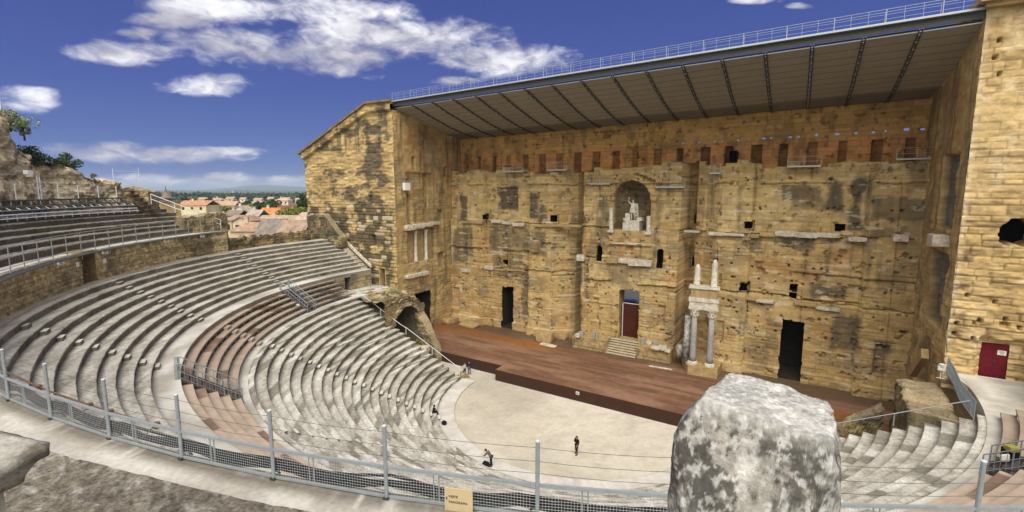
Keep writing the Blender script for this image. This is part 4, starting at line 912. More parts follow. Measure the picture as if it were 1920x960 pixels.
# column group
def columns():
    e = empty('column_pedestal', (10.6, -2.6, 0), 'stepped stone plinth projecting onto the stage under the two tall columns', 'plinth'); inv = Matrix.Translation(-Vector(e.location))
    m = MB(); m.prism([(7.6, .4, 0), (9.0, -3.4, 0), (9.3, -4.0, 0), (12.6, -3.6, 0), (12.8, 1.2, 0)], (0, 0, 1.15)); o = m.build('plinth', M['ochre'], e); o.matrix_parent_inverse = inv
    g = empty('column_pair', (10.6, -2.9, 1.15), 'two grey columns carrying a white entablature with two broken white shafts on top', 'columns'); inv = Matrix.Translation(-Vector(g.location))
    for x, y in ((9.62, -2.95), (11.57, -2.79)):
        m = MB(); m.lathe([(.42, 0), (.36, .7), (.35, 3.2), (.31, 5.55)], (x, y, 1.5), 18); o = m.build('shaft', M['grey_granite'], g, True); o.matrix_parent_inverse = inv
        m = MB(); m.lathe([(.6, 0), (.6, .14), (.52, .18), (.55, .26), (.44, .36)], (x, y, 1.15), 18); o = m.build('base', M['white_marble'], g); o.matrix_parent_inverse = inv
        m = MB(); m.lathe([(.33, 0), (.40, .12), (.37, .3), (.46, .5), (.44, .7), (.56, .95)], (x, y, 7.05), 16)
        for k in range(8):
            a = k*math.pi/4; m.box((x+.46*math.cos(a), y+.46*math.sin(a), 7.45), (.12, .16, .35), rz=a); m.box((x+.52*math.cos(a+.39), y+.52*math.sin(a+.39), 7.8), (.14, .14, .22), rz=a)
        m.box((x, y, 8.05), (1.1, 1.1, .12)); o = m.build('capital', M['white_marble'], g); o.matrix_parent_inverse = inv
    for (z, h, w, d, mt) in ((8.38, .5, 3.3, 1.15, 'white_marble'), (8.85, .45, 3.15, 1.05, 'pale_stone'), (9.32, .5, 3.4, 1.25, 'white_marble'), (10.15, 1.1, 3.0, 1.1, 'ochre'), (10.83, .26, 3.45, 1.4, 'white_marble')):
        m = MB(); m.box((10.6, -2.87, z), (w, d, h), rz=.08, jit=.03); o = m.build('entablature', M[mt], g); o.matrix_parent_inverse = inv
    for x, hh in ((9.7, 2.6), (11.6, 3.3)):
        m = MB(); m.lathe([(.45, 0), (.45, .12), (.36, .2), (.33, hh*.7), (.30, hh*.86), (.12, hh)], (x, -2.87, 10.96), 12); o = m.build('broken_shaft', M['white_marble'], g, True); o.matrix_parent_inverse = inv
    m = MB(); m.tube([(8.75, -2.2, 1.1), (8.72, -2.2, 3.5), (8.78, -2.2, 6.9)], [.44, .42, .38], 14); o = m.build('broken_column', M['mottled'], None, True); tag(o, 'tall mottled black and white column shaft beside the grey columns', 'column')
    m = MB(); m.tube([(7.7, -1.2, 1.1), (7.7, -1.2, 2.1), (7.72, -1.2, 2.7)], [.46, .42, .38], 12); o = m.build('broken_column', M['mottled'], None, True); tag(o, 'short mottled column stump on the plinth beside the tall mottled shaft', 'column')
columns()

# ================================================================== BROWN TIERS ON THE LOWER WALKWAY
NT = 5; TR0, TTR, TZ0, TRISE = 32.0, .655, 8.32, .43
def tier_seg(a, b, lab, tan=1.0, aisles=()):
    e = empty('tier_platform', polar(33.5, (a+b)/2, 7.9), lab, 'seating tier', 'brown tier platforms on the lower walkway'); inv = Matrix.Translation(-Vector(e.location))
    for i in range(NT):
        ri, z = TR0+i*TTR, TZ0+i*TRISE; ro = ri+TTR+.03 if i < NT-1 else 35.27
        def cf(T, Rr, Zz, rf, i=i):
            s = T*math.pi/180*ri; k = np.floor(s/1.9+i*.37); t = _hash(k, k*0+i, k*0, 161); n = fbm(s*.4, Rr*2, i*1., 162)
            c = mixc(np.array([.40, .315, .245]), np.array([.32, .255, .20]), t); c = np.where((t > .86)[..., None], np.array([.17, .115, .085]), c); c = mixc(c, np.array([.40, .29, .21]), sstep(.5, .7, n)*.4)
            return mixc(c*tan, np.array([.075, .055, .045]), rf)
        prof = [(ri-.02, z-.09, 1), (ri-.02, z-.012, .6), (ri-.012, z, .1), ((ri+ro)/2, z, 0), (ro, z, 0), (ro, z-.09, 1)]
        o = ring_solid('tread', prof, a, b, M['plank'], None, cf, .22); o.parent = e; o.matrix_parent_inverse = inv
        m = MB(); n = max(2, int(abs(R(b-a))*ri/1.35))
        for k in range(n+1):
            t = a+(b-a)*(.004+.992*k/n); m.tube([polar(ri+.06, t, 7.9+.01), polar(ri+.06, t, z-.09)], .032, 5, False)
        rr = np.linspace(a, b, max(3, int(abs(b-a)/2)))
        m.tube([polar(ri+.03, t, z-.14) for t in rr], .035, 5)
        o = m.build('support_frame', M['steel'], e); o.matrix_parent_inverse = inv
    for th in aisles:
        m = MB(); ar = R(th); ur = np.array([math.cos(ar), math.sin(ar), 0]); ut = np.array([-ur[1], ur[0], 0])
        for i in range(NT):
            m.box(polar(TR0+i*TTR-.19, th, TZ0+i*TRISE-.2), (.36, 1.0, .06), ax=(ur, ut, np.array([0, 0, 1.]))); m.box(polar(TR0+i*TTR-.19, th, TZ0+i*TRISE-.32), (.3, .95, .19), ax=(ur, ut, np.array([0, 0, 1.])))
        col = np.tile([.36, .29, .24], (len(m.V), 1)); o = mesh_obj('step_box', m.V, m.F, M['plank'], e, col=col); o.matrix_parent_inverse = inv
tier_seg(-157.6, -114.6, 'long curved brown tier platform on steel legs between the two railed stairs', 1.0, (-136.3,))
tier_seg(-172.8, -159.8, 'short brown tier platform at the far end beside the podium doorway', .72)
tier_seg(-112.3, -27.3, 'long tan tier platform curving round the near side under the fence', 1.18)
tier_seg(-22.6, -9.5, 'short brown tier platform at the right near the red door', .95)
def tier_stair(th, lab, flip=1, notice=False, wide=1.5):
    """railed steel stair between two tier platforms"""
    e = empty('steel_stair', polar(33.5, th, 7.9), lab, 'stair', 'railed steel stairs between the brown tiers'); inv = Matrix.Translation(-Vector(e.location))
    ar = R(th); ur = np.array([math.cos(ar), math.sin(ar), 0]); ut = np.array([-ur[1], ur[0], 0]); up = np.array([0, 0, 1.])
    m = MB()
    for i in range(10):
        m.box(polar(32.0+i*.33, th, 7.95+i*.245), (.34, wide, .05), ax=(ur, ut, up))
    o = m.build('treads', M['plate'], e); o.matrix_parent_inverse = inv
    m = MB()
    for sg in (-1, 1):
        c = ut*sg*wide/2
        A, B = polar(31.9, th, 7.9)+c, polar(35.2, th, 10.35)+c
        m.prism([A, B, B+up*.25, A+up*.25], ut*.04)
    o = m.build('side_plate', M['plate'], e); o.matrix_parent_inverse = inv
    for sg in (-1, 1):
        m = MB(); c = ut*sg*(wide/2+.03); pts = [polar(31.9, th, 8.0), polar(33.2, th, 8.95), polar(35.2, th, 10.45), polar(35.5, th, 10.5)]
        for hh, r in ((1.05, .032), (.55, .022)): m.tube([p+c+up*hh for p in pts], r, 6)
        m.tube([p+c+up*.12 for p in pts], .022, 5)
        for k in range(20):
            f = k/19*3; i = min(int(f), 2); p = pts[i]*(1-f+i)+pts[i+1]*(f-i); m.tube([p+c+up*.0, p+c+up*1.05], .034 if k % 5 == 0 else .014, 5)
        o = m.build('railing', M['steel_blue'], e); o.matrix_parent_inverse = inv
    if notice:
        m = MB(); m.box(polar(33.2, th, 8.75)+ut*(wide/2+.1), (.5, .04, .36), ax=(ur, ut, up)); o = m.build('notice', M['white'], e); o.matrix_parent_inverse = inv
tier_stair(-158.7, 'railed steel stair at the far gap in the brown tiers, white notice on it', 1, True)
tier_stair(-113.4, 'railed steel stair beside the near tan tiers on the left', 1)
tier_stair(-25.0, 'railed steel stair at the right edge with equipment cases on it')
def cases():
    for i, (u, v, d, mt, lab) in enumerate(((1893, 852, (.55, .45, .5), 'black_rubber', 'black equipment case standing on the right steel stair'), (1884, 858, (.42, .06, .34), 'white', 'white panel leaning on the black equipment case'), (1897, 838, (.5, .4, .22), 'yellow_bag', 'yellow green bag lying on the black equipment case'))):
        P = on_r(u, v, 33.0); P = on_z(u, v+6, 8.75 if i < 2 else 9.28)
        m = MB(); m.box((0, 0, d[2]/2), d, jit=.03)
        for k in range(3): m.box((-d[0]/2-.01, (k-1)*d[1]*.3, d[2]*.55), (.03, .05, d[2]*.5))
        o = m.build('equipment_case' if i < 2 else 'bag', M[mt], None); o.location = P; o.rotation_euler.z = .5; tag(o, lab, 'case' if i < 2 else 'bag')
cases()

# ================================================================== RAILINGS
def rail_run(name, pts, lab, h=1.1, rails=(1.0, .55), step=1.6, r=.03, mat='steel', drop=0.0, cat='railing', fine=0, group=None):
    P = [np.array(p, float) for p in pts]; c = P[len(P)//2]
    e = empty(name, c, lab, cat, group); inv = Matrix.Translation(-Vector(e.location)); up = np.array([0, 0, 1.])
    seg = [np.linalg.norm(P[i+1]-P[i]) for i in range(len(P)-1)]; T = sum(seg)
    def at(d):
        for i, s in enumerate(seg):
            if d <= s or i == len(seg)-1: return P[i]+(P[i+1]-P[i])*min(d/s, 1)
            d -= s
    for f in rails:
        m = MB(); m.tube([p+up*h*f for p in P], r, 6); o = m.build('rail', M[mat], e); o.matrix_parent_inverse = inv
    n = max(1, round(T/step))
    for k in range(n+1):
        m = MB(); p = at(T*k/n); m.tube([p-up*drop, p+up*h], r*1.05, 6); o = m.build('post', M[mat], e); o.matrix_parent_inverse = inv
    if fine:
        m = MB()
        for k in range(int(T/fine)): p = at(k*fine); m.tube([p+up*.08, p+up*h], .011, 4)
        o = m.build('bars', M[mat], e); o.matrix_parent_inverse = inv
    return e
# sloping handrails at the two ends of the lowest bank
rail_run('handrail', [polar(31.0, -172.6, 8.0), polar(24, -173.2, 4.0), polar(23.0, -173.3, 3.6), polar(15.4, -174.8, -.7)], 'pale sloping handrail down the left end of the lowest seats', .95, (1.0,), 4.2, .035, 'steel_pale')
rail_run('handrail', [polar(30.6, -10.3, 7.9), polar(24, -10.4, 4.1), polar(15.6, -9.5, -.6)], 'sloping steel handrail down the right end of the lowest seats', .95, (1.0,), 4.2, .035, 'steel')
b = rail_run('barrier', [(30.62, -13.2, 7.9), (30.45, -16, 7.9), (30.1, -19.2, 7.9), polar(30.75, -12.2, 7.9)], 'solid blue grey steel barrier along the right walkway edge', 1.25, (1.0, .5, .08), 2.2, .03, 'steel_blue', 0, 'barrier', .12)
rail_run('railing', [polar(36.1, t, 10.5) for t in (-177.5, -174, -170, -166.5)], 'thin steel railing on the podium wall at its far end', 1.15, (1.0, .5), 2.1, .03, 'steel', .7)
rail_run('railing', [(-31.9, -18.6, 7.9), (-31.2, -13.3, 7.9)], 'low thin railing on the left landing above the ruined arch', 1.0, (1.0, .5), 1.8, .028, 'steel')
rail_run('railing', [(33.3, -20.9, 8.9), (34.4, -20.6, 9.6), (35.5, -20.2, 10.4)], 'short barred railing at the top of the right brown tier', 1.05, (1.0, .1), 1.6, .03, 'steel_blue', 0, 'railing', .14)
# railing on the tall wall
ths = [-119.76-2.485*k for k in range(-6, 15)]
rl = rail_run('railing', [polar(43.1+rw(t)-.12, t, 17.55) for t in np.arange(-103, -157.5, -1.6)], 'long curved steel railing bracketed to the face of the tall rubble wall', 1.5, (1.0, .5, .08), 1.9, .028, 'steel', .7)
m = MB(); pts = [polar(43.1+rw(t)-.35, t, 17.32) for t in np.arange(-103, -158, -1.5)]
for A, B in zip(pts[:-1], pts[1:]):
    q = (B-A)/np.linalg.norm(B-A); w = np.array([-q[1], q[0], 0]); m.prism([A, B, B+w*-.5, A+w*-.5], (0, 0, .05))
o = m.build('walk_grating', M['steel_dark'], rl); o.matrix_parent_inverse = Matrix.Translation(-Vector(rl.location))
for t in (-136.0, -128.0, -147.6, -154.6):
    m = MB(); c = polar(43.1+rw(t)-.45, t, 17.1); m.box((0, 0, 0), (.3, .34, .26)); m.tube([(0, 0, .1), (.3, .1, .2)], .03, 5); o = m.build('floodlight', M['white'], None); o.location = c; o.rotation_euler.z = R(t); tag(o, {-136.0: 'small white floodlight under the railing just left of the dark doorway', -128.0: 'small white floodlight under the railing nearest the left photo edge', -147.6: 'small white floodlight midway along the railing right of the doorway', -154.6: 'small white floodlight under the far end of the wall railing'}[t], 'floodlight', 'floodlights under the wall railing')

# ================================================================== UPPER LEFT: end of the rows, steel frame stand, ruined hillside wall
def truss():
    e = empty('steel_stand', polar(50.8, -143, 20.2), 'dark steel frame stand of trusses and benches below the ruined wall', 'stand'); inv = Matrix.Translation(-Vector(e.location))
    th = np.arange(-126, -153.6, -1.15)
    for rr, z, r, mt, nm in ((50.6, 21.55, .07, 'steel_dark', 'beam'), (50.5, 21.1, .05, 'steel_dark', 'beam'), (50.4, 20.62, .06, 'steel_dark', 'beam'), (49.6, 20.42, .055, 'steel_pale', 'beam'), (49.4, 20.12, .05, 'steel_pale', 'beam'), (49.9, 20.75, .05, 'steel', 'beam')):
        m = MB(); m.tube([polar(rr, t, z) for t in th], r, 6); o = m.build(nm, M[mt], e); o.matrix_parent_inverse = inv
    m = MB(); m2 = MB()
    for i, t in enumerate(th):
        m = MB(); m.tube([polar(50.6, t, 20.0), polar(50.6, t, 21.55)], .045, 5); m.tube([polar(49.6, t, 19.9), polar(49.6, t, 20.45)], .04, 5); m.tube([polar(50.6, t, 21.1), polar(49.9, t, 20.75)], .035, 5); m.tube([polar(50.6, t, 20.2), polar(49.6, t, 20.2)], .03, 5)
        o = m.build('upright', M['steel'], e); o.matrix_parent_inverse = inv
        if i < len(th)-1:
            m2 = MB(); m2.tube([polar(50.55, t, 21.5), polar(50.45, th[i+1], 20.6)], .045, 5); o = m2.build('brace', M['steel_dark'], e); o.matrix_parent_inverse = inv
    pr = [(51.0, 21.5, .4), (51.0, 21.58, .2), (51.7, 21.58, .2), (51.7, 21.5, .4)]
    for dr, dz in ((0, 0), (-.75, -.5)):
        o = ring_solid('bench', [(a+dr, b+dz, c) for a, b, c in pr], -126, -153.5, M['plank'], None, lambda T, Rr, Zz, rf: mixc(np.array([.22, .2, .17]), np.array([.1, .09, .075]), rf), .5); o.parent = e; o.matrix_parent_inverse = inv
    # stair at its far end
    m = MB(); 
    for i in range(6): m.box(polar(49.2+i*.5, -154.2, 20.2+i*.42), (.5, 1.5, .12), rz=R(-154.2))
    o = m.build('stair', M['plate'], e); o.matrix_parent_inverse = inv
truss()
def ruin_cliff():
    e = empty('ruined_wall', polar(53, -140, 20), 'tall broken beige rubble wall stepping down to the right behind the steel stand', 'wall'); inv = Matrix.Translation(-Vector(e.location))
    prof = [(-100, 30.5), (-130, 30.0), (-139.6, 29.6), (-141.7, 29.2), (-142.0, 27.6), (-142.4, 26.7), (-143.6, 25.9), (-147.5, 25.4), (-149.5, 24.5), (-151.2, 23.9), (-153.6, 23.5), (-155.2, 22.5), (-156.5, 21.2)]
    TH = np.linspace(-112, -156.4, 330); HV = np.linspace(0, 1, 85)
    T, Hh = np.meshgrid(TH, HV, indexing='ij'); top = np.interp(-T, [-p[0] for p in prof], [p[1] for p in prof])
    s = T*math.pi/180*52; top = top+(fbm(s*1.6, s*0, seed=171, oct=4)-.5)*1.1; Z = 19.6+(top-19.6)*Hh
    k, p, j = courses(s, Z, 172, .3, .6, .04)
    Rr = 52.2+(fbm(s*.4, Z*.5, seed=173)-.5)*2.2+(fbm(s*1.4, Z*1.8, seed=174)-.5)*.7+(p-.5)*.16+Hh*.9+np.where(Hh > .97, 1.2*(Hh-.97)/.03, 0)-.9*sstep(-143, -138, T)*(fbm(s*.3, Z*.3, seed=179))
    P = np.stack([Rr*np.cos(np.radians(T)), YC+Rr*np.sin(np.radians(T)), Z], -1)
    c = mixc(np.array([.66, .56, .40]), np.array([.52, .43, .29]), sstep(.35, .65, fbm(s*.5, Z*.6, seed=175))); c = mixc(c, np.array([.50, .43, .31]), sstep(.5, .7, fbm(s*2, Z*3, seed=176))*.6); c = mixc(c, np.array([.2, .155, .095]), sstep(.6, .74, fbm(s*1.1, Z*1.8, seed=177))*.6)
    c = c*(.82+.36*k)[..., None]*(1-.3*j)[..., None]; c = mixc(c, np.array([.62, .56, .45]), (Hh > .955)*sstep(-142, -143, T)*.7)
    o = mesh_obj('wall', P, grid_faces(len(TH), len(HV)), M['rubble'], e, col=c); o.matrix_parent_inverse = inv
    # the back, so that it has body
    V = []; 
    for t in np.linspace(-112, -156.4, 60):
        z = np.interp(-t, [-p[0] for p in prof], [p[1] for p in prof])-.5; V += [polar(55.5, t, 15), polar(55.5, t, z), polar(53.2, t, z)]
    F = [(i*3+a, i*3+a+1, i*3+a+4, i*3+a+3) for i in range(59) for a in (0, 1)]
    o = mesh_obj('core', V, F, M['rubble'], e, col=np.tile([.33, .27, .17], (len(V), 1))); o.matrix_parent_inverse = inv
    P = on_r(53, 323, 51.2); m = MB(); m.box((0, 0, 0), (.4, .55, .35)); m.box((-.05, 0, -.28), (.3, .35, .22)); o = m.build('floodlight', M['white'], None); o.location = P; o.rotation_euler.z = R(-142); tag(o, 'white floodlight box fixed to the tall ruined wall', 'floodlight')
    m = MB()
    for u in (30, 73, 78, 110, 147, 185, 219):
        P = on_r(u, 368, 51.4); m = MB(); m.tube([(0, 0, -.6), (0, 0, 1.1+.7*(u in (73, 78)))], .05, 5); m.box((0, 0, 1.0), (.12, .12, .1)); o = m.build('steel_post', M['steel_pale'], None); o.location = P; tag(o, 'thin pale steel post standing before the ruined wall', 'post', 'pale posts before the ruined wall')
ruin_cliff()
def end_pier():
    global wallrun
    # masonry pier, end of tall wall and low back wall closing the middle bank
    def wallrun(name, pts, z0, tops, thick, lab, cat, seed, dark=.5):
        e = empty(name, pts[0], lab, cat); inv = Matrix.Translation(-Vector(e.location)); P = [np.array(p, float)[:2] for p in pts]
        L_ = np.concatenate([[0], np.cumsum([np.linalg.norm(P[i+1]-P[i]) for i in range(len(P)-1)])])
        nu = int(L_[-1]/.12)+2; nv = 26; U = np.linspace(0, L_[-1], nu); X = np.interp(U, L_, [p[0] for p in P]); Y = np.interp(U, L_, [p[1] for p in P]); TP = np.interp(U, L_, tops)+(fbm(U*1.3, U*0, seed=seed)-.5)*.5
        d = np.stack([np.gradient(X), np.gradient(Y)], -1); d /= np.linalg.norm(d, axis=1)[:, None]; nn = np.stack([-d[:, 1], d[:, 0]], -1)
        prof = [(-thick/2, f) for f in np.linspace(0, 1, nv)]+[(thick*q, 1.0) for q in (-.4, -.27, -.13, .001, .13, .27, .4)]+[(thick/2, f) for f in np.linspace(1, 0, nv)]
        Q = np.zeros((nu, len(prof), 3)); C = np.zeros((nu, len(prof), 3))
        for q, (o_, f) in enumerate(prof):
            Zq = z0+(TP-z0)*f; k, p, j = courses(U+q*.0+(o_ > 0)*7, Zq, seed, .3, .6, .04); off = o_+np.sign(o_)*((p-.5)*.12-.05*j+(fbm(U*.9, Zq*.9, seed=seed+1)-.5)*.34-.06*(f > .97))*(abs(o_) > thick*.45)
            Q[:, q, 0] = X+nn[:, 0]*off; Q[:, q, 1] = Y+nn[:, 1]*off; Q[:, q, 2] = Zq+((fbm(U*1.6, U*0+o_*1.6, seed=seed+8)-.3)*.35 if abs(o_) < thick*.45 else 0)+(fbm(U*2.2, Zq*2.2, seed=seed+9, oct=3)-.5)*.12
            c = mixc(np.array([.38, .29, .15]), np.array([.22, .175, .10]), sstep(.35, .65, fbm(U*.7, Zq*.8, seed=seed+2))); c = mixc(c, np.array([.10, .085, .055]), sstep(.5, .68, fbm(U*1.2, Zq*1.0, seed=seed+3)+.1*f)*dark)
            C[:, q] = c*(.75+.45*k)[:, None]*(1-.35*j)[:, None]
            if abs(o_) < thick*.45: C[:, q] = mixc(C[:, q], np.array([.50, .41, .26]), np.full(nu, .45))
        i = np.arange(nu*len(prof)).reshape(nu, -1)
        F = grid_faces(nu, len(prof)).tolist()+[list(i[0]), list(i[-1][::-1])]
        o = mesh_obj('wall', Q.reshape(-1, 3), F, M['rubble'], e, col=C.reshape(-1, 3)); o.matrix_parent_inverse = inv
        return e
    wallrun('rubble_wall', [polar(44.3, t, 14) for t in np.linspace(-161.0, -178.5, 12)], 13.5, [16.25]*12, .7, 'low dark rubble wall along the back of the middle bank beside the town', 'wall', 181, .8)
    wallrun('rubble_pier', [polar(46.2, -154.6, 15), polar(44.9, -161.2, 15)], 13.5, [19.3, 19.5], 1.6, 'ruined stone pier with flat dark cap at the end of the tall wall', 'pier', 185, .7)
    e = wallrun('stone_hut', [(-47.2, -15.0, 14), (-43.6, -14.7, 14), (-40.3, -14.1, 14)], 13.5, [18.3, 18.6, 15.1], 1.3, 'sloping stone stair shed leaning against the left tower', 'shed', 188, .9)
    rail_run('railing', [polar(49.5, -154.6, 20.8), polar(46, -156.6, 19.0), polar(44.2, -159.6, 17.6)], 'pair of sloping steel rails down the end of the upper steps', 1.15, (1.0, .5), 2.6, .04, 'steel_pale')
    wallrun('stair_block', [polar(50.0, -155.6, 20), polar(53.0, -155.2, 20)], 19.0, [22.3, 22.6], 1.6, 'small stone stair block at the end of the steel stand', 'stair block', 193, .4)
end_pier()
# side wall strip beside the left flank stair of the middle bank
def flank():
    m = MB(); e = empty('flank_stair', (-39, -13.2, 10.5), 'pale stepped stone flank stair at the end of the middle bank against the tower', 'stair'); inv = Matrix.Translation(-Vector(e.location))
    for i in range(18):
        x = -36.4-i*.36; z = 10.5+(i+1)*.2335; m.box((x-.18, -13.65, z-.6), (.36, 1.0, 1.2), jit=.015)
    col = np.tile([.56, .50, .38], (len(m.V), 1))*rng.uniform(.7, 1.1, (len(m.V), 1)); o = mesh_obj('flight', m.V, m.F, M['seat_pale'], e, col=col); o.matrix_parent_inverse = inv
    m = MB(); m.prism([(-35.6, -13.0, 10.6), (-43.3, -13.0, 15.4), (-43.3, -13.0, 15.9), (-35.6, -13.0, 11.0)], (0, -.28, 0)); o = m.build('parapet', M['pale_stone'], e); o.matrix_parent_inverse = inv
flank()

# ================================================================== RUINED SIDE ENTRANCES
def mass(name, lab, cat, cx, cy, z0, dx, dy, hfun, seed, res=.16):
    """rubble mass as a height field with near-vertical sides"""
    nx, ny = int(dx/res), int(dy/res); X, Y = np.meshgrid(np.linspace(cx-dx/2, cx+dx/2, nx), np.linspace(cy-dy/2, cy+dy/2, ny), indexing='ij')
    H = hfun(X, Y)+(fbm(X*1.2, Y*1.2, seed=seed)-.5)*.7+(fbm(X*3.5, Y*3.5, seed=seed+1, oct=3)-.5)*.3
    H = np.maximum(H, z0-.5)
    k = np.round(H/.35)*.35; H = H*.4+k*.6
    Xo = X+(fbm(Y*1.5, H*1.5, seed=seed+2)-.5)*.35; Yo = Y+(fbm(X*1.5, H*1.5, seed=seed+3)-.5)*.35
    c = mixc(np.array([.40, .30, .155]), np.array([.27, .205, .11]), sstep(.35, .65, fbm(X*.9, Y*.9, H, seed+4))); c = mixc(c, np.array([.52, .44, .28]), sstep(.5, .7, fbm(X*2.6, Y*2.6, H*3, seed+5))*.6); c = mixc(c, np.array([.10, .085, .05]), sstep(.58, .7, fbm(X*1.6, Y*1.6, H*1.5, seed+6))*.8)
    e = empty(name, (cx, cy, z0), lab, cat)
    o = mesh_obj('rubble', np.stack([Xo, Yo, H], -1), grid_faces(nx, ny), M['rubble'], e, col=c); o.matrix_parent_inverse = Matrix.Translation(-Vector(e.location))
    return e
def ruins():
    # left: end of a barrel vault with its arch facing the orchestra
    Xf = -25.2; e = empty('ruined_arch', (Xf-2, -16.3, -1.4), 'ruined rubble vault with a round arch between the left seats and the stage', 'arch'); inv = Matrix.Translation(-Vector(e.location))
    cy, rad, spr = -16.4, 2.35, 4.3
    nu, nv = 88, 100; U, V = np.meshgrid(np.linspace(-20.4, -12.9, nu), np.linspace(-1.4, 8.4, nv), indexing='ij')
    tn, ps, jn = courses(U, V, 201, .3, .6, .05); q = np.where(V > spr, np.hypot(U-cy, V-spr), np.abs(U-cy))
    ring = (q < rad+.5) & (V > spr)
    c = mixc(np.array([.40, .30, .15]), np.array([.25, .195, .11]), sstep(.35, .65, fbm(U*.8, V*.8, seed=202))); c = mixc(c, np.array([.52, .44, .29]), ring*.6*sstep(.3, .6, fbm(U*3, V*3, seed=203))); c = c*(.75+.45*tn)[..., None]*(1-.4*jn)[..., None]
    x = Xf+(fbm(U*.8, V*.8, seed=204)-.5)*.6+(ps-.5)*.12-jn*.05+ring*.12
    topz = np.interp(U, [-20.4, -17, -14.5, -12.9], [8.3, 8.3, 7.6, 6.2])+(fbm(U*1.3, U*0, seed=205)-.5)*.8; Vz = np.minimum(V, topz)
    Uc, Vc = (U[1:, 1:]+U[:-1, :-1])/2, (V[1:, 1:]+V[:-1, :-1])/2; mk = np.where(Vc > spr, np.hypot(Uc-cy, Vc-spr) < rad, np.abs(Uc-cy) < rad)
    o = mesh_obj('arch_face', np.stack([x, U, Vz], -1), grid_faces(nu, nv, mk), M['rubble'], e, col=c); o.matrix_parent_inverse = inv
    # vault inside
    ang = np.linspace(0, math.pi, 24); pro = [(cy+rad, -1.4)]+[(cy+rad*math.cos(a), spr+rad*math.sin(a)) for a in ang]+[(cy-rad, -1.4)]
    V = []; xs = np.linspace(Xf+.1, Xf-9, 16)
    for xx in xs: V += [(xx+random.uniform(-.05, .05), p[0], p[1]) for p in pro]
    F = [(i*len(pro)+k, i*len(pro)+k+1, (i+1)*len(pro)+k+1, (i+1)*len(pro)+k) for i in range(15) for k in range(len(pro)-1)]+[[15*len(pro)+k for k in range(len(pro))]]
    cc = mixc(np.array([.24, .19, .11]), np.array([.12, .115, .06]), fbm(np.array(V)[:, 0], np.array(V)[:, 2]*.7, seed=206)); o = mesh_obj('vault', V, F, M['rubble'], e, col=cc); o.matrix_parent_inverse = inv
    # rough top of the vault, level with the landing
    nx, ny = 50, 50; X, Y = np.meshgrid(np.linspace(Xf-8, Xf+.15, nx), np.linspace(-20.2, -12.8, ny), indexing='ij')
    H = 7.75+(fbm(X*.7, Y*.7, seed=207)-.5)*1.0+(fbm(X*3, Y*3, seed=208)-.5)*.35-np.where(X > Xf-1, (X-Xf+1)*.3, 0)+np.interp(Y, [-20, -17, -14.5, -12.9], [.1, .2, -.2, -1.4])*sstep(Xf-5, Xf, X)
    c = mixc(np.array([.42, .33, .19]), np.array([.22, .18, .10]), sstep(.4, .6, fbm(X*1.1, Y*1.1, seed=209))); c = mixc(c, np.array([.07, .085, .03]), sstep(.6, .7, fbm(X*1.4, Y*1.4, seed=210))*.8)
    o = mesh_obj('vault_top', np.stack([X, Y, H], -1), grid_faces(nx, ny), M['rubble'], e, col=c); o.matrix_parent_inverse = inv
    mass('rubble_wall', 'few broken stones at the foot of the left seat ends', 'rubble', -15.2, -16.2, -1.4, 2.2, 2.2, lambda X, Y: -1.65+np.where((np.abs(X+15.5) < .8) & (Y < -15.9), .8*(1-(X+16.3)/2.0), 0), 214)
    # right: mirrored remains
    mass('rubble_wall', 'low broken slab footing between the stage and the right seats', 'rubble', 22.4, -14.6, -1.4, 5.5, 2.8, lambda X, Y: np.where((np.abs(Y+14.6) < 1.1) & (np.abs(X-22.6) < 2.3), -.5+.3*np.sin(X*2.3), -1.5), 227)
    wallrun('rubble_wall', [(-25.6, -13.6, 0), (-24.6, -13.7, 0), (-23.4, -13.8, 0), (-22.4, -13.7, 0), (-21.6, -13.7, 0)], -1.5, [5.6, 4.6, 2.7, .9, -.7], 1.5, 'broken rubble wall stepping down from the left arch to the stage corner', 'wall', 211, .7)
    wallrun('ruined_vault', [(29.1, -12.2, 0), (29.1, -15, 0), (28.9, -19.2, 0)], -1.5, [6.5, 6.4, 6.2], 2.9, 'flat topped rubble block beside the right walkway barrier', 'ruin', 221, .7)
    wallrun('rubble_wall', [(27.0, -12.2, 0), (25.6, -12.3, 0), (24.4, -12.4, 0), (23.3, -12.3, 0), (22.3, -12.3, 0)], -1.5, [3.8, 2.6, 1.6, .6, -.7], 1.6, 'broken stepped rubble wall at the right end of the stage', 'wall', 224, .7)
    # landings that join the walkway to the towers' red doors
    for (a, b, nm) in ((-37.0, -31.0, 'landing_floor'), (30.75, 44.0, 'landing_floor')):
        pts = [(a, -12.55), (b, -12.55), (b, -20.0), (a, -20.0)] if a < 0 else [(a, -12.55), (b, -12.55), (b, -16.2), (35.3, -16.2), (31.45, -16.2)]
        m = MB(); m.prism([(x, y, 7.5) for x, y in pts], (0, 0, .396)); col = np.tile([.52, .49, .43], (len(m.V), 1)); o = mesh_obj('landing_floor', m.V, m.F, M['floor'], None, col=col); o['kind'] = 'structure'
    P = on_z(1784, 702, 8.0); m = MB(); m.box((0, 0, .9), (.45, .3, .35)); m.tube([(0, 0, 0), (0, 0, .8)], .04, 6); m.tube([(-.25, 0, .05), (.25, 0, .05)], .03, 5); m.lathe([(.12, 0), (.17, .12), (.19, .2)], (0, -.1, 1.05), 10); o = m.build('spotlight', M['white'], None); o.location = (30.25, -13.4, 7.4); tag(o, 'white spotlight on a stand beside the blue grey barrier', 'spotlight')
ruins()

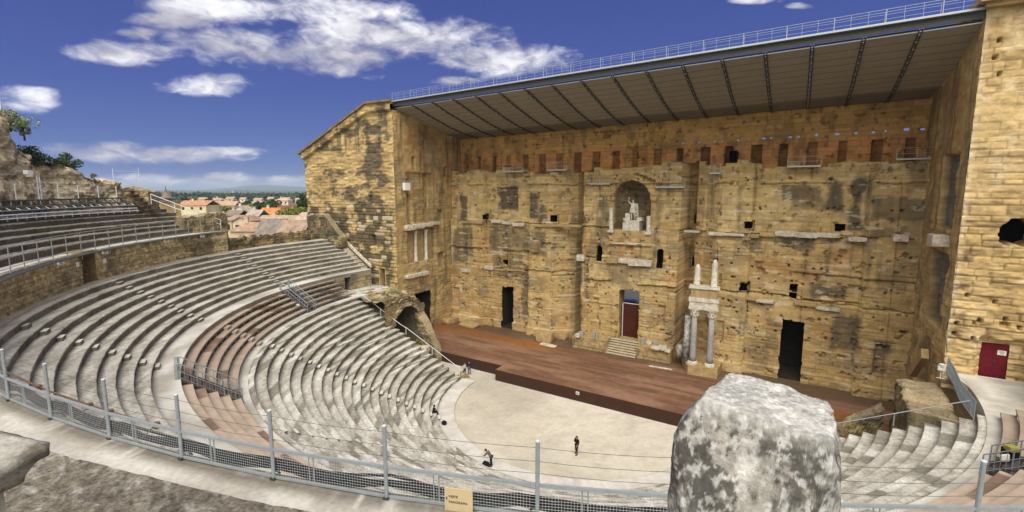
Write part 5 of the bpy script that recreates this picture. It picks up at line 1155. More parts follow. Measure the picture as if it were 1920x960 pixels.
# ================================================================== LEDGE PLATFORMS
def platforms():
    L_ = [(888, 330, 34, 'small steel platform at the far left end of the stage wall ledge'), (963, 322, 38, 'steel railed platform on the ledge, second from the left end'), (1046, 319, 36, 'steel railed platform below the red arcade between left pier and arch'), (1126, 345, 38, 'low steel platform just left of the statue arch'),
          (1257, 351, 54, 'low steel platform just right of the statue arch'), (1341, 325, 20, 'narrow steel platform at the top of the dark right slot'), (1507, 312, 62, 'wide steel railed platform over the right recess'), (1718, 298, 78, 'largest steel platform in the right corner by the tower')]
    for u, v, w, lab in L_:
        Y = .15 if u not in (888,) else 1.0; P = on_y(u, v, Y); Wd = on_y(u+w/2, v, Y)[0]-on_y(u-w/2, v, Y)[0]
        e = empty('steel_platform', P, lab, 'platform', 'steel platforms on the wall ledge')
        m = MB(); m.box((0, .35, 0), (Wd, 1.4, .16)); m.build('deck', M['steel'], e)
        for z in (.55, 1.1):
            m = MB(); m.tube([(-Wd/2, -.3, z), (Wd/2, -.3, z)], .03, 5); m.build('rail', M['steel'], e)
        for k in range(3):
            m = MB(); x = -Wd/2+Wd*k/2; m.tube([(x, -.3, 0), (x, -.3, 1.12)], .03, 5); m.build('post', M['steel'], e)
        for sx in (-1, 1):
            m = MB(); m.tube([(sx*Wd*.45, 1.0, -.9), (sx*Wd*.45, -.25, -.08)], .05, 5); m.build('bracket', M['steel'], e)
platforms()

# ================================================================== FIGURES
def skin_obj(name, verts, edges, radii, mat, parent=None, root=0, sub=2):
    me = bpy.data.meshes.new(name); me.from_pydata([tuple(map(float, v)) for v in verts], edges, []); me.update()
    o = bpy.data.objects.new(name, me); COL.objects.link(o)
    o.modifiers.new('skin', 'SKIN')
    if not me.skin_vertices: me.skin_vertices.new() if hasattr(me.skin_vertices, 'new') else None
    sv = me.skin_vertices[0].data
    for i, r in enumerate(radii):
        sv[i].radius = (r, r) if not hasattr(r, '__len__') else r; sv[i].use_root = (i == root)
    me.materials.append(mat)
    s = o.modifiers.new('subsurf', 'SUBSURF'); s.levels = 1; s.render_levels = sub
    o.modifiers['skin'].use_smooth_shade = True
    if parent: o.parent = parent
    return o
def chainset():
    V, E_, Rr = [], [], []
    def add(p, r, prev=None):
        V.append(np.array(p, float)); Rr.append(r); i = len(V)-1
        if prev is not None: E_.append((prev, i))
        return i
    return V, E_, Rr, add
def body_mesh(pose, mat, name, sc=1.0, slim=1.0):
    """pose: dict of joints (figure faces -Y), one continuous skinned body with five-fingered hands"""
    V, E_, Rr, add = chainset(); J = pose
    K = slim; pel = add(J['pelvis'], (.135*K, .10*K)); sp = add((np.array(J['pelvis'])+np.array(J['chest']))/2, (.125*K, .09*K), pel); ch = add(J['chest'], (.155*K, .105*K), sp)
    nk = add(J['neck'], .052, ch); hd0 = add(J['head']-np.array([0, 0, .05])*1, .075, nk); hd = add(np.array(J['head'])+np.array([0, -.005, .06]), (.078, .088), hd0); add(np.array(J['head'])+np.array([0, .005, .125]), .05, hd)
    add(np.array(J['head'])+np.array([0, -.105, .0])@np.eye(3), .014, hd0)
    for s in ('l', 'r'):
        sh = add(J['sh_'+s], .062*K, ch); el = add(J['el_'+s], .044*K, sh); wr = add(J['wr_'+s], .030, el)
        d = np.array(J['wr_'+s])-np.array(J['el_'+s]); d = d/np.linalg.norm(d); side = np.cross(d, [0, 1, .2]); side /= np.linalg.norm(side)+1e-9; nrm = np.cross(side, d)
        pm = add(np.array(J['wr_'+s])+d*.055, (.034, .018), wr)
        for k, (o_, ln) in enumerate(((-.027, .068), (-.009, .08), (.009, .074), (.027, .058))):
            a = add(np.array(J['wr_'+s])+d*.095+side*o_, .009, pm); add(np.array(J['wr_'+s])+d*(.095+ln*.8)+side*o_*1.1+nrm*.022, .0075, a)
        a = add(np.array(J['wr_'+s])+d*.05+side*-.045, .010, pm); add(np.array(J['wr_'+s])+d*.085+side*-.062+nrm*.015, .008, a)
        hp = add(J['hip_'+s], .092*K, pel); kn = add(J['kn_'+s], .058*K, hp); an = add(J['an_'+s], .040, kn); add(np.array(J['an_'+s])+np.array(J.get('toe', (0, -.16, -.05))), .032, an)
    V = [v*sc for v in V]; Rr = [tuple(np.array(r)*sc) if hasattr(r, '__len__') else r*sc for r in Rr]
    return skin_obj(name, V, E_, Rr, mat, None, 0)
def std_pose(**kw):
    J = dict(pelvis=(0, 0, .95), chest=(0, -.01, 1.30), neck=(0, -.01, 1.49), head=(0, -.03, 1.60), sh_l=(.19, 0, 1.41), sh_r=(-.19, 0, 1.41), el_l=(.24, .02, 1.13), el_r=(-.24, .02, 1.13), wr_l=(.22, -.10, .90), wr_r=(-.22, -.10, .90),
             hip_l=(.10, 0, .88), hip_r=(-.10, 0, .88), kn_l=(.12, -.02, .49), kn_r=(-.11, -.02, .49), an_l=(.13, .03, .08), an_r=(-.12, .03, .08))
    J.update(kw); return {k: np.array(v, float) for k, v in J.items()}
SKIN = plain('skin', (.42, .26, .18), .6)
def cloth_parts(o, J, jacket, trousers, hair, hairlen=0.0, sc=1.0):
    P = {k: v*sc for k, v in J.items()}
    V, E_, Rr, add = chainset(); a = add((P['pelvis']+np.array([0, 0, .0])), (.150*sc, .118*sc)); b = add((P['pelvis']+P['chest'])/2, (.142*sc, .11*sc), a); c = add(P['chest'], (.172*sc, .122*sc), b); add(P['neck']-np.array([0, 0, .04]), .06*sc, c)
    for s in 'lr':
        x = add(P['sh_'+s], .076*sc, c); y = add(P['el_'+s], .058*sc, x); add(P['wr_'+s]*.9+P['el_'+s]*.1, .045*sc, y)
    skin_obj('jacket', V, E_, Rr, jacket, o)
    V, E_, Rr, add = chainset(); a = add(P['pelvis']-np.array([0, 0, .01]), (.148*sc, .115*sc))
    for s in 'lr':
        x = add(P['hip_'+s], .102*sc, a); y = add(P['kn_'+s], .070*sc, x); add(P['an_'+s]+np.array([0, 0, .02]), .052*sc, y)
    skin_obj('trousers', V, E_, Rr, trousers, o)
    m = MB(); H = P['head']
    V = []; n, k = 14, 8
    for i in range(k+1):
        ph = math.pi*.62*i/k
        for q in range(n):
            t = 2*math.pi*q/n; back = .5+.5*math.sin(t); r = .105*math.sin(ph)+(.012 if i > 3 else 0); dz = .115*math.cos(ph)+.055-(hairlen*back*(i/k)**2)
            V.append((H[0]+r*math.cos(t), H[1]+.015+r*1.08*math.sin(t), H[2]+dz))
    F = [(i*n+q, (i+1)*n+q, (i+1)*n+(q+1) % n, i*n+(q+1) % n) for i in range(k) for q in range(n) if not (i > 4 and math.sin(2*math.pi*q/n) < -.35)]
    mesh_obj('hair', V, F, hair, o, smooth=True)
    for s in 'lr':
        m = MB(); p = P['an_'+s]; m.box((p[0], p[1]-.06*sc, .045*sc if p[2] < .3 else p[2]-.04), (.09*sc, .26*sc, .09*sc)); m.build('shoe', M['black_rubber'], o)
CL = {k: plain(k, c, .8, 0, .2, 9) for k, c in dict(black_cloth=(.012, .012, .014), navy_cloth=(.018, .022, .045), blue_jeans=(.035, .06, .14), beige_coat=(.50, .45, .36), grey_brown_jacket=(.13, .115, .09), dark_trousers=(.022, .021, .022), dark_hair=(.02, .014, .01), brown_hair=(.06, .032, .016), pale_cloth=(.52, .50, .55)).items()}
def person(loc, rz, J, lab, jk, tr, hr, hl=0.0):
    o = body_mesh(J, SKIN, 'person', 1.0, .66); cloth_parts(o, J, CL[jk], CL[tr], CL[hr], hl)
    o.location = loc; o.rotation_euler.z = rz; tag(o, lab, 'person'); return o
FZ = -1.40
p = on_z(880, 701.5, FZ); person(p, R(20), std_pose(wr_l=(.10, -.22, 1.08), el_l=(.26, .0, 1.14)), 'person in a dark jacket and blue jeans standing by the stage front', 'navy_cloth', 'blue_jeans', 'dark_hair')
p = on_z(871, 704.5, FZ); person(p, R(75), std_pose(kn_l=(.12, -.06, .49)), 'person in a pale coat over black standing beside the person in jeans', 'beige_coat', 'black_cloth', 'brown_hair', .12)
p = on_z(1081, 851, -1.40); person(p, R(-15), std_pose(wr_r=(-.05, -.2, 1.2), el_r=(-.26, -.02, 1.14), kn_l=(.13, -.1, .49), an_l=(.15, -.12, .08), an_r=(-.12, .12, .08), wr_l=(.18, -.14, .92)), 'person in black with long brown hair walking alone across the orchestra', 'black_cloth', 'black_cloth', 'brown_hair', .28)
p = on_z(921, 874, -1.33); person(p, R(-75), std_pose(chest=(0, -.26, 1.20), neck=(0, -.42, 1.30), head=(0, -.52, 1.36), sh_l=(.19, -.32, 1.27), sh_r=(-.19, -.32, 1.27), el_l=(.22, -.5, 1.02), el_r=(-.22, -.48, 1.02), wr_l=(.12, -.68, .92), wr_r=(-.12, -.68, .86)), 'person in a grey brown jacket bending forward at the foot of the seats', 'grey_brown_jacket', 'dark_trousers', 'brown_hair')
p = on_z(823, 780, -1.33); p = polar(15.75, theta(p), -.93)
person((p[0], p[1], -1.40), R(theta(p)-90), std_pose(pelvis=(0, 0, .58), chest=(0, -.06, .92), neck=(0, -.1, 1.1), head=(0, -.14, 1.2), sh_l=(.18, -.05, 1.03), sh_r=(-.18, -.05, 1.03), el_l=(.22, -.2, .8), el_r=(-.22, -.2, .8), wr_l=(.1, -.4, .74), wr_r=(-.1, -.4, .74), hip_l=(.1, -.02, .54), hip_r=(-.1, -.02, .54), kn_l=(.12, -.46, .52), kn_r=(-.12, -.46, .52), an_l=(.12, -.5, .1), an_r=(-.12, -.5, .1)), 'person in dark clothes sitting on the lowest seat step', 'black_cloth', 'dark_trousers', 'dark_hair')
def bag(u, v, lab, mt, s, z=-1.33):
    m = MB(); rock(m, (0, 0, .17*s), (.45*s, .35*s, .36*s), 0, int(u), .1, 5); m.tube([(-.12*s, 0, .3*s), (-.08*s, 0, .45*s), (.08*s, 0, .45*s), (.12*s, 0, .3*s)], .018, 5)
    o = m.build('bag', M[mt] if mt in M else CL[mt], None, True); o.location = on_z(u, v, z); tag(o, lab, 'bag')
bag(833, 796, 'black bag on the pavement beside the seated person', 'black_rubber', 1.0); bag(829, 793, 'pale lilac jacket heap on the pavement beside the black bag', 'pale_cloth', .9)
bag(911, 876, 'black backpack on the ground in front of the bending person', 'black_rubber', 1.3)
# statue
def statue():
    P = np.array([.36, 1.0, 16.95])
    e = empty('statue', P, 'white marble statue of a robed man with raised right arm in the arched niche', 'statue')
    m = MB(); m.box((0, 0, .55), (2.3, 1.6, 1.1), jit=.02); m.box((.1, .1, 1.22), (2.0, 1.4, .24), jit=.02); m.box((.95, .2, 1.5), (.7, 1.0, .5), jit=.05); m.build('pedestal', M['white_marble'], e)
    J = std_pose(el_r=(-.36, -.05, 1.52), wr_r=(-.33, -.16, 1.82), sh_r=(-.2, 0, 1.43), el_l=(.3, .02, 1.15), wr_l=(.3, -.2, 1.05), kn_l=(.14, -.08, .49), an_l=(.18, .06, .08))
    o = body_mesh(J, M['white_marble'], 'figure', 1.62); o.parent = e; o.location = (0, 0, 1.32)
    m = MB(); s = 1.62; prof = []
    V = []; n = 28; k = 10
    for i in range(k+1):
        f = i/k; z = (1.46-.80*f)*s
        for q in range(n):
            t = 2*math.pi*q/n; r = (.20+.10*f*f+.02*math.sin(f*3))*s*(1+.10*f*math.sin(q*math.pi/2*1.0+.5)+.06*f*math.sin(5*t))
            V.append((r*math.cos(t), r*.66*math.sin(t), z))
    F = [(i*n+q, (i+1)*n+q, (i+1)*n+(q+1) % n, i*n+(q+1) % n) for i in range(k) for q in range(n)]
    t = mesh_obj('tunic', V, F, M['white_marble'], e, smooth=True); t.location = (0, 0, 1.32)
    V = []; 
    for i in range(12):
        f = i/11; z = (1.44-1.05*f)*s
        for q in range(9):
            g = q/8; x = (.10+.28*g+.12*f*g)*s; y = (.10+.08*math.sin(q*1.9+f*2)-.05*g)*s; V.append((x, y, z-.1*g*s*f))
    for i in range(12):
        f = i/11; z = (1.44-1.05*f)*s
        for q in range(9):
            g = q/8; x = (.10+.28*g+.12*f*g)*s; y = (.16+.08*math.sin(q*1.9+f*2)-.05*g)*s; V.append((x, y, z-.1*g*s*f))
    F = []
    for b in (0, 108):
        for i in range(11):
            for q in range(8): F.append((b+i*9+q, b+(i+1)*9+q, b+(i+1)*9+q+1, b+i*9+q+1))
    ring = [i*9 for i in range(12)]+[99+q for q in range(1, 9)]+[i*9+8 for i in range(10, -1, -1)]+[q for q in range(7, 0, -1)]
    F += [(ring[i], ring[(i+1) % len(ring)], ring[(i+1) % len(ring)]+108, ring[i]+108) for i in range(len(ring))]
    t = mesh_obj('cloak', V, F, M['white_marble'], e, smooth=True); t.location = (0, 0, 1.32)
    m = MB(); rock(m, (-.75, .1, 1.75), (.7, .6, 1.1), .3, 555, .2, 6); rock(m, (-1.0, 0, 1.45), (.6, .5, .4), 0, 556, .2, 5); m.build('support', M['white_marble'], e, True)
statue()

# ================================================================== TOWN BEHIND
WALLS = [(.62, .50, .33), (.60, .53, .40), (.66, .56, .38), (.55, .46, .33), (.64, .58, .46)]
TOWNM = {}
def tmat(kind, c):
    k = (kind, c)
    if k not in TOWNM: TOWNM[k] = plain('%s_%d' % (kind, len(TOWNM)), c, .9, 0, .25 if kind == 'render' else .45, .35 if kind == 'render' else .9)
    return TOWNM[k]
SH = plain('dark_window', (.03, .028, .026), .3)
def house(u0, u1, vt, ve, D, wc, rc, kind, lab, wins=2, chim=True, frame=False):
    A, B = at_depth(u0, ve, D), at_depth(u1, ve, D); ez = (A[2]+B[2])/2; rz_ = at_depth((u0+u1)/2, vt, D)[2]
    w = np.array([B[0]-A[0], B[1]-A[1], 0]); Wd = np.linalg.norm(w); ex = w/Wd; ey = np.array([-ex[1], ex[0], 0]); dp = max(6, Wd*.75); z0 = -1.0
    c = np.array([A[0], A[1], z0]); rh = max(rz_-ez, .6)
    e = empty('house', (c[0], c[1], z0), lab, 'house', None, math.atan2(ex[1], ex[0])); h = ez-z0
    m = MB(); m.box((Wd/2, dp/2, h/2), (Wd, dp, h))
    if kind == 'gable': m.prism([(0, .0, h), (Wd, .0, h), (Wd/2, .0, h+rh)], (0, .25, 0)); m.prism([(0, dp-.25, h), (Wd, dp-.25, h), (Wd/2, dp-.25, h+rh)], (0, .25, 0))
    m.build('wall', tmat('render', wc), e)
    m = MB(); o_ = .45; t = .22
    if kind == 'gable':
        for sx in (0, 1):
            x0, x1 = (-o_, Wd/2) if sx == 0 else (Wd+o_, Wd/2); za = h-o_*rh/(Wd/2)
            m.prism([(x0, -o_, za+.02), (x1, -o_, h+rh+.02), (x1, -o_, h+rh+t), (x0, -o_, za+t)], (0, dp+2*o_, 0))
    elif kind == 'hip':
        V = [(-o_, -o_, h+.02), (Wd+o_, -o_, h+.02), (Wd+o_, dp+o_, h+.02), (-o_, dp+o_, h+.02), (Wd*.3, dp*.5, h+rh), (Wd*.7, dp*.5, h+rh)]
        m.add(V, [(0, 1, 5, 4), (1, 2, 5), (2, 3, 4, 5), (3, 0, 4), (3, 2, 1, 0)])
    elif kind == 'slope':
        m.prism([(-o_, -o_, h+.02), (-o_, dp+o_, h+rh), (-o_, dp+o_, h+rh+t), (-o_, -o_, h+t)], (Wd+2*o_, 0, 0))
    elif kind == 'flat':
        m.box((Wd/2, dp/2, h+.2), (Wd+.4, dp+.4, .4))
    else:
        for sy in (0, 1):
            y0, y1 = (-o_, dp/2) if sy == 0 else (dp+o_, dp/2); za = h-o_*rh/(dp/2)
            m.prism([(-o_, y0, za+.02), (-o_, y1, h+rh+.02), (-o_, y1, h+rh+t), (-o_, y0, za+t)], (Wd+2*o_, 0, 0))
    rf = m.build('roof', tmat('tiles', rc), e)
    if kind in ('ridge', 'hip', 'gable') and chim:
        m = MB(); m.box((Wd*.3, dp*.5, h+rh+.3), (.8, .6, 1.5)); m.box((Wd*.3, dp*.5, h+rh+1.1), (1.0, .8, .15)); m.build('chimney', tmat('render', wc), rf)
    for k in range(wins):
        x = Wd*(k+.6)/(wins+.2); m = MB(); ww = min(1.3, Wd/(wins*2.2)); m.box((x, -.03, h-1.7), (ww, .12, 1.5)); f = m.build('window', M['white'] if frame else SH, e)
        if frame: m = MB(); m.box((x, -.12, h-1.7), (ww*.62, .08, 1.15)); m.build('pane', SH, f)
def town():
    PK, OR, GR, TN, RD = (.36, .235, .17), (.52, .20, .07), (.22, .19, .165), (.42, .32, .22), (.20, .07, .05)
    H = [(432, 492, 418, 434, 105, (.58, .47, .31), PK, 'hip', 'near cream house with pinkish hipped roof and one white framed window', 1, True, True),
         (436, 467, 407, 415, 122, (.64, .54, .36), PK, 'gable', 'cream house with gable end and small dark windows behind the hipped roof', 2, False),
         (482, 524, 413, 438, 98, (.5, .42, .3), GR, 'ridge', 'low house with broad grey slate coloured roof beside the hipped house', 0, False),
         (522, 568, 416, 437, 96, (.5, .42, .3), (.33, .24, .18), 'ridge', 'low house with broad pinkish brown roof beside the grey roof', 0, False),
         (483, 548, 406, 413, 138, (.55, .44, .28), TN, 'ridge', 'long house with pale tan roof behind the grey roof', 1),
         (548, 590, 402, 416, 112, (.58, .47, .30), (.48, .37, .28), 'slope', 'cream house with pale lean-to roof next to the left tower', 1),
         (486, 518, 391, 404, 165, (.62, .52, .36), OR, 'ridge', 'house with bright orange tiled roof', 1),
         (518, 551, 386, 394, 235, (.58, .48, .36), RD, 'ridge', 'house with dark red roof beside the dark conifer', 2),
         (434, 463, 387, 396, 180, (.66, .60, .50), (.42, .34, .27), 'gable', 'white gabled house left of the orange roof', 1, True),
         (421, 446, 396, 404, 148, (.52, .44, .33), GR, 'ridge', 'small grey roofed house below the white gable', 1),
         (462, 484, 395, 405, 150, (.56, .50, .42), (.38, .32, .28), 'ridge', 'small pale house between white gable and orange roof', 2),
         (515, 540, 371, 376, 420, (.66, .52, .38), (.52, .36, .26), 'hip', 'pink villa with hipped roof standing above the trees', 3),
         (446, 513, 376, 380, 480, (.66, .60, .52), (.50, .42, .35), 'flat', 'long low white building before the far wood', 6),
         (398, 414, 371, 375, 330, (.60, .50, .38), (.42, .30, .22), 'hip', 'square tower house with low tiled roof', 2),
         (404, 440, 378, 385, 285, (.62, .50, .36), (.45, .30, .22), 'ridge', 'house with wide faded red roof before the tower house', 3),
         (333, 386, 377, 385, 255, (.66, .56, .36), (.46, .24, .14), 'ridge', 'long cream house with terracotta roof right of the stone turret', 3),
         (386, 404, 380, 386, 270, (.60, .52, .40), (.40, .28, .2), 'gable', 'small cream gabled house beside the terracotta roof', 1),
         (420, 434, 407, 414, 128, (.58, .48, .32), (.38, .28, .22), 'slope', 'narrow cream annex left of the small windowed gable', 1)]
    for h in H: house(*h)
    for k in range(9):
        u = 345+k*26; D = 560+60*(k % 3); house(u, u+11+4*(k % 2), 369.5+(k % 3), 372.5+(k % 3), D, WALLS[k % 5], (.45, .30, .22), 'ridge', ['far cream house at the left edge of the wood', 'second far house from the stone turret, pale walls', 'third far house from the turret, reddish roof', 'far house above the square tower house', 'far house just left of the long white building', 'far house above the long white building', 'far house left of the pink villa', 'far house above the dark red roof', 'far house beside the left tower edge'][k], 1, False)
    # stone turret
    P = at_depth(314, 392, 100); e = empty('bell_turret', (P[0], P[1], -1), 'small stone bell turret with pointed roof above the end of the upper steps', 'turret')
    m = MB(); m.box((0, 0, 9.9), (3.6, 3.6, 21.8)); m.build('wall', M['ochre'], e)
    m = MB(); m.box((0, 0, 20.9), (4.0, 4.0, .3)); m.lathe([(1.0, 21.0), (1.0, 21.5), (1.4, 21.6), (.9, 22.0), (.4, 22.8), (.12, 23.6), (.03, 24.2)], (0, 0, 0), 8); m.build('roof', tmat('tiles', (.2, .16, .12)), e)
    for k in (-1, 1):
        m = MB(); m.box((k*.9, -1.81, 18.9), (.7, .12, 1.8)); m.build('window', SH, e)
    P = at_depth(436, 360, 1500); m = MB(); m.tube([(0, 0, 0), (0, 0, 14)], .8, 6); m.box((0, 0, 15), (3, 3, 2)); o = m.build('water_tower', M['white'], None); o.location = (P[0], P[1], 0); tag(o, 'tiny white mast standing in the far wood', 'mast')
town()
def leafmat(name, c1, c2):
    m, t, b = mat_new(name); b.inputs['Roughness'].default_value = .75
    a = N('ShaderNodeAttribute', t); a.attribute_name = 'col'; L(a.outputs['Color'], b.inputs['Base Color'], t); return m
LEAF = leafmat('leaves', None, None); BARK = plain('bark', (.09, .07, .05), .9, 0, .3, 3)
def tree(P, h, rad, cols, lab, cat='tree', trunk=.3, n=900, leaf=.5, conic=0.0, name='tree', group=None, seed=0):
    g = np.random.default_rng(seed+int(abs(P[0])*10)); e = empty(name, P, lab, cat, group)
    m = MB(); th = h*trunk; m.tube([(0, 0, -.5), (.05*h*.3, 0, th), (.0, .02*h, h*.8)], [h*.035+.05, h*.025+.04, .02], 7)
    for k in range(5):
        a = g.uniform(0, 6.28); z = th+g.uniform(0, .3)*h; m.tube([(0, 0, z), (rad*.6*math.cos(a), rad*.6*math.sin(a), z+h*.22)], [h*.016+.02, .015], 5)
    m.build('trunk', BARK, e)
    ncl = 16; C = []
    for k in range(ncl):
        f = g.uniform(0, 1); rr = rad*(1-conic*f)*(.75 if conic else math.sqrt(max(.05, 1-(2*f-1)**2)))*g.uniform(.3, .9); a = g.uniform(0, 6.28); C.append((rr*math.cos(a), rr*math.sin(a), th+f*(h-th)*.95, rad*g.uniform(.28, .5)*(1-conic*f*.7)))
    V = []; F = []; CC = []
    for i in range(n):
        c = C[g.integers(ncl)]; d = g.normal(size=3); d /= np.linalg.norm(d); q = np.array(c[:3])+d*c[3]*g.uniform(.55, 1.0)**.6*np.array([1, 1, .8])
        u = g.normal(size=3); u /= np.linalg.norm(u); v = np.cross(u, g.normal(size=3)); v /= np.linalg.norm(v)+1e-9; s = leaf*g.uniform(.5, 1.0)
        b = len(V); V += [q-u*s, q-v*s*.6, q+u*s, q+v*s*.6]; F.append((b, b+1, b+2, b+3)); col = np.array(cols[g.integers(len(cols))])*g.uniform(.7, 1.25); CC += [col]*4
    mesh_obj('crown', V, F, LEAF, e, col=np.array(CC))
DG = [(.035, .06, .03), (.045, .075, .03), (.03, .05, .028)]; MG = [(.07, .11, .035), (.085, .125, .04), (.055, .09, .03)]; YG = [(.22, .24, .04), (.17, .20, .035), (.13, .16, .03)]; PG = [(.20, .25, .10), (.14, .20, .07), (.30, .34, .22)]
def trees():
    def T(u, vt, vb, wpx, D, cols, lab, **k):
        A = at_depth(u, vb, D); h = (vb-vt)/FPX*D; z = max(-1, A[2]-1) if False else A[2]; tree((A[0], A[1], z), h, wpx/2/FPX*D, cols, lab, **k)
    T(566, 366, 398, 26, 210, DG, 'tall dark conifer behind the dark red roof', conic=.6, leaf=.7, n=1500)
    T(579, 370, 397, 18, 215, MG, 'green tree beside the dark conifer by the left tower', leaf=.7, n=1100)
    T(510, 376, 394, 30, 255, MG, 'broad green tree behind the orange roof', leaf=.8, n=1300)
    T(489, 381, 394, 24, 262, DG, 'dark bushy tree left of the broad green tree', leaf=.8, n=1000)
    T(472, 386, 396, 30, 270, YG, 'olive hedge like tree right of the white gable', leaf=.8, n=1000)
    T(540, 392, 408, 40, 160, YG, 'yellow green tree row above the pale lean-to roof', leaf=.5, n=1500, trunk=.15)
    T(568, 392, 407, 36, 158, YG, 'yellow green bushy tree close to the left tower', leaf=.5, n=1400, trunk=.15)
    T(425, 387, 400, 17, 190, YG, 'round olive tree left of the white gable', leaf=.5, n=900, trunk=.15)
    T(440, 377, 386, 12, 330, DG, 'small dark tree beside the faded red roof', leaf=.9, n=500)
    T(392, 372, 380, 14, 420, DG, 'dark tree behind the small gabled house', leaf=1.0, n=500)
    T(348, 369, 379, 14, 430, DG, 'dark tree behind the terracotta roof', leaf=1.0, n=500)
    T(462, 378, 387, 15, 340, DG, 'dark tree behind the white gable roof', leaf=.9, n=500)
    # plants on the ruin
    for u, vb, vt, w, rr, cols, lab, n in ((18, 226, 208, 52, 53.2, PG, 'pale leaved shrub growing on top of the ruined wall', 900), (44, 243, 226, 16, 52.9, PG, 'pale leaved shrub hanging over the edge of the ruined wall', 300), (58, 300, 271, 34, 54.0, DG, 'dark green bush in the notch of the ruined wall', 1100), (83, 306, 292, 26, 54.0, DG, 'low dark bush trailing right from the notch', 500), (126, 310, 287, 32, 54.0, MG, 'bright green bush on top of the lower ruined wall', 1000), (108, 310, 296, 18, 54.0, DG, 'small dark green bush left of the bright green bush', 400), (176, 334, 322, 9, 53.5, PG, 'tiny pale plant on the stepped edge of the ruin', 120)):
        A = on_r(u, vb, rr); B = on_r(u, vt, rr); h = B[2]-A[2]; W_ = w/FPX*np.linalg.norm(A-CAM)
        A = A-np.array([0, 0, .5]); tree(A, h*.78+.5, W_/2*.9, cols, lab, 'shrub', .02, int(n*1.8), .12, name='shrub')
    A = on_z(700, 556, 7.9); tree((-28.6, -17.2, 7.6), .9, .6, DG, 'dark green weed on top of the ruined vault', 'plant', .1, 260, .09, name='weed')
    tree((29.4, -18.9, 5.4), 1.0, .8, MG, 'green weed on the rubble below the blue grey barrier', 'plant', .1, 260, .09, name='weed')
trees()
def far_woods():
    g = np.random.default_rng(4); V = []; F = []; CC = []
    for k in range(9000):
        u = g.uniform(285, 640); D = g.uniform(700, 1300); A = at_depth(u, 366, D); z0 = 0; hh = g.uniform(4, 13)*(.7+.6*vnoise(u*.05, D*.01)); q = np.array([A[0], A[1], z0+hh*g.uniform(.3, 1)])
        s = g.uniform(2.5, 5); uu = g.normal(size=3); uu /= np.linalg.norm(uu); v = np.cross(uu, g.normal(size=3)); v /= np.linalg.norm(v); b = len(V); V += [q-uu*s, q-v*s*.7, q+uu*s, q+v*s*.7]; F.append((b, b+1, b+2, b+3)); CC += [np.array(DG[g.integers(3)])*g.uniform(.7, 1.4)]*4
    o = mesh_obj('distant_wood', V, F, LEAF, None, col=np.array(CC)); o['kind'] = 'stuff'; tag(o, 'far off dark green wood along the horizon beyond the town', 'wood')
    # ridges on the horizon
    for nm, D, pts in (('hills', 4500, [(150, 361), (280, 359), (330, 357.5), (400, 359), (440, 356), (480, 357), (640, 358), (760, 360)]), ('mountains', 9000, [(330, 358), (430, 352), (470, 347.5), (500, 346.5), (560, 350), (600, 352), (700, 357)])):
        nu = 160; V = []; US = np.linspace(pts[0][0], pts[-1][0], nu)
        for u in US:
            v = np.interp(u, [p[0] for p in pts], [p[1] for p in pts])+(fbm(np.array([u*.05]), np.array([0.]), seed=5)[0]-.5)*1.5; A = at_depth(u, v, D); B = at_depth(u, v, D*1.25); A0 = at_depth(u, v, D*.86)
            V += [(A0[0], A0[1], -10), (A[0], A[1], A[2]), (B[0], B[1], -10)]
        F = [(i*3+a, i*3+a+1, i*3+a+4, i*3+a+3) for i in range(nu-1) for a in (0, 1)]
        o = mesh_obj(nm, V, F, M['floor'], None, col=np.tile([.06, .085, .05], (len(V), 1)), smooth=True); o['kind'] = 'structure'
far_woods()
# street and car seen through the central door
def street():
    m = MB(); m.box((0, 22, 1.235), (90, 26, .03)); o = mesh_obj('street', m.V, m.F, M['asphalt'], None); o['kind'] = 'structure'
    P = np.array([-13.0, 27.0, 1.25]); P = on_z(1178, 566, 2.5); P[2] = 1.25
    e = empty('parked_car', P, 'dark blue car parked in the street, seen over the red brown stage door', 'car', None, R(8))
    prof = [(-2.2, .35), (-2.2, .85), (-1.9, 1.0), (-1.2, 1.05), (-.6, 1.62), (1.1, 1.66), (1.9, 1.15), (2.15, 1.05), (2.2, .4)]
    m = MB(); m.prism([(x, -.85, z) for x, z in prof], (0, 1.7, 0)); m.build('body', M['car'], e)
    for y in (-.87, .85): 
        m = MB(); m.prism([(-1.0, y, 1.1), (-.55, y, 1.55), (1.0, y, 1.58), (1.6, y, 1.15)], (0, .02, 0)); m.build('side_window', M['glass'], e)
    m = MB(); m.prism([(-1.18, -.75, 1.08), (-1.18, .75, 1.08), (-.62, .7, 1.60), (-.62, -.7, 1.60)], (-.03, 0, .02)); m.build('windscreen', M['glass'], e)
    for x in (-1.4, 1.4):
        for y in (-.85, .85):
            m = MB(); m.tube([(x, y-.1, .33), (x, y+.1, .33)], .33, 16); w = m.build('wheel', M['tyre'], e); m = MB(); m.tube([(x, y-.11, .33), (x, y+.11, .33)], .19, 12); m.build('rim', M['steel'], w)
    for y in (-.6, .6): m = MB(); m.box((-2.2, y, .75), (.06, .35, .16)); m.build('headlight', M['white'], e)
    q = P+np.array([2.2, 6, 0]); m = MB(); m.tube([(0, 0, 0), (0, 0, 2.2)], .05, 6); m.lathe([(.1, 2.2), (.22, 2.6), (.2, 2.9), (.03, 3.0)], (0, 0, 0), 8); o = m.build('bollard_lamp', M['white'], None); o.location = q; tag(o, 'small white post lamp in the street behind the parked car', 'lamp')
street()
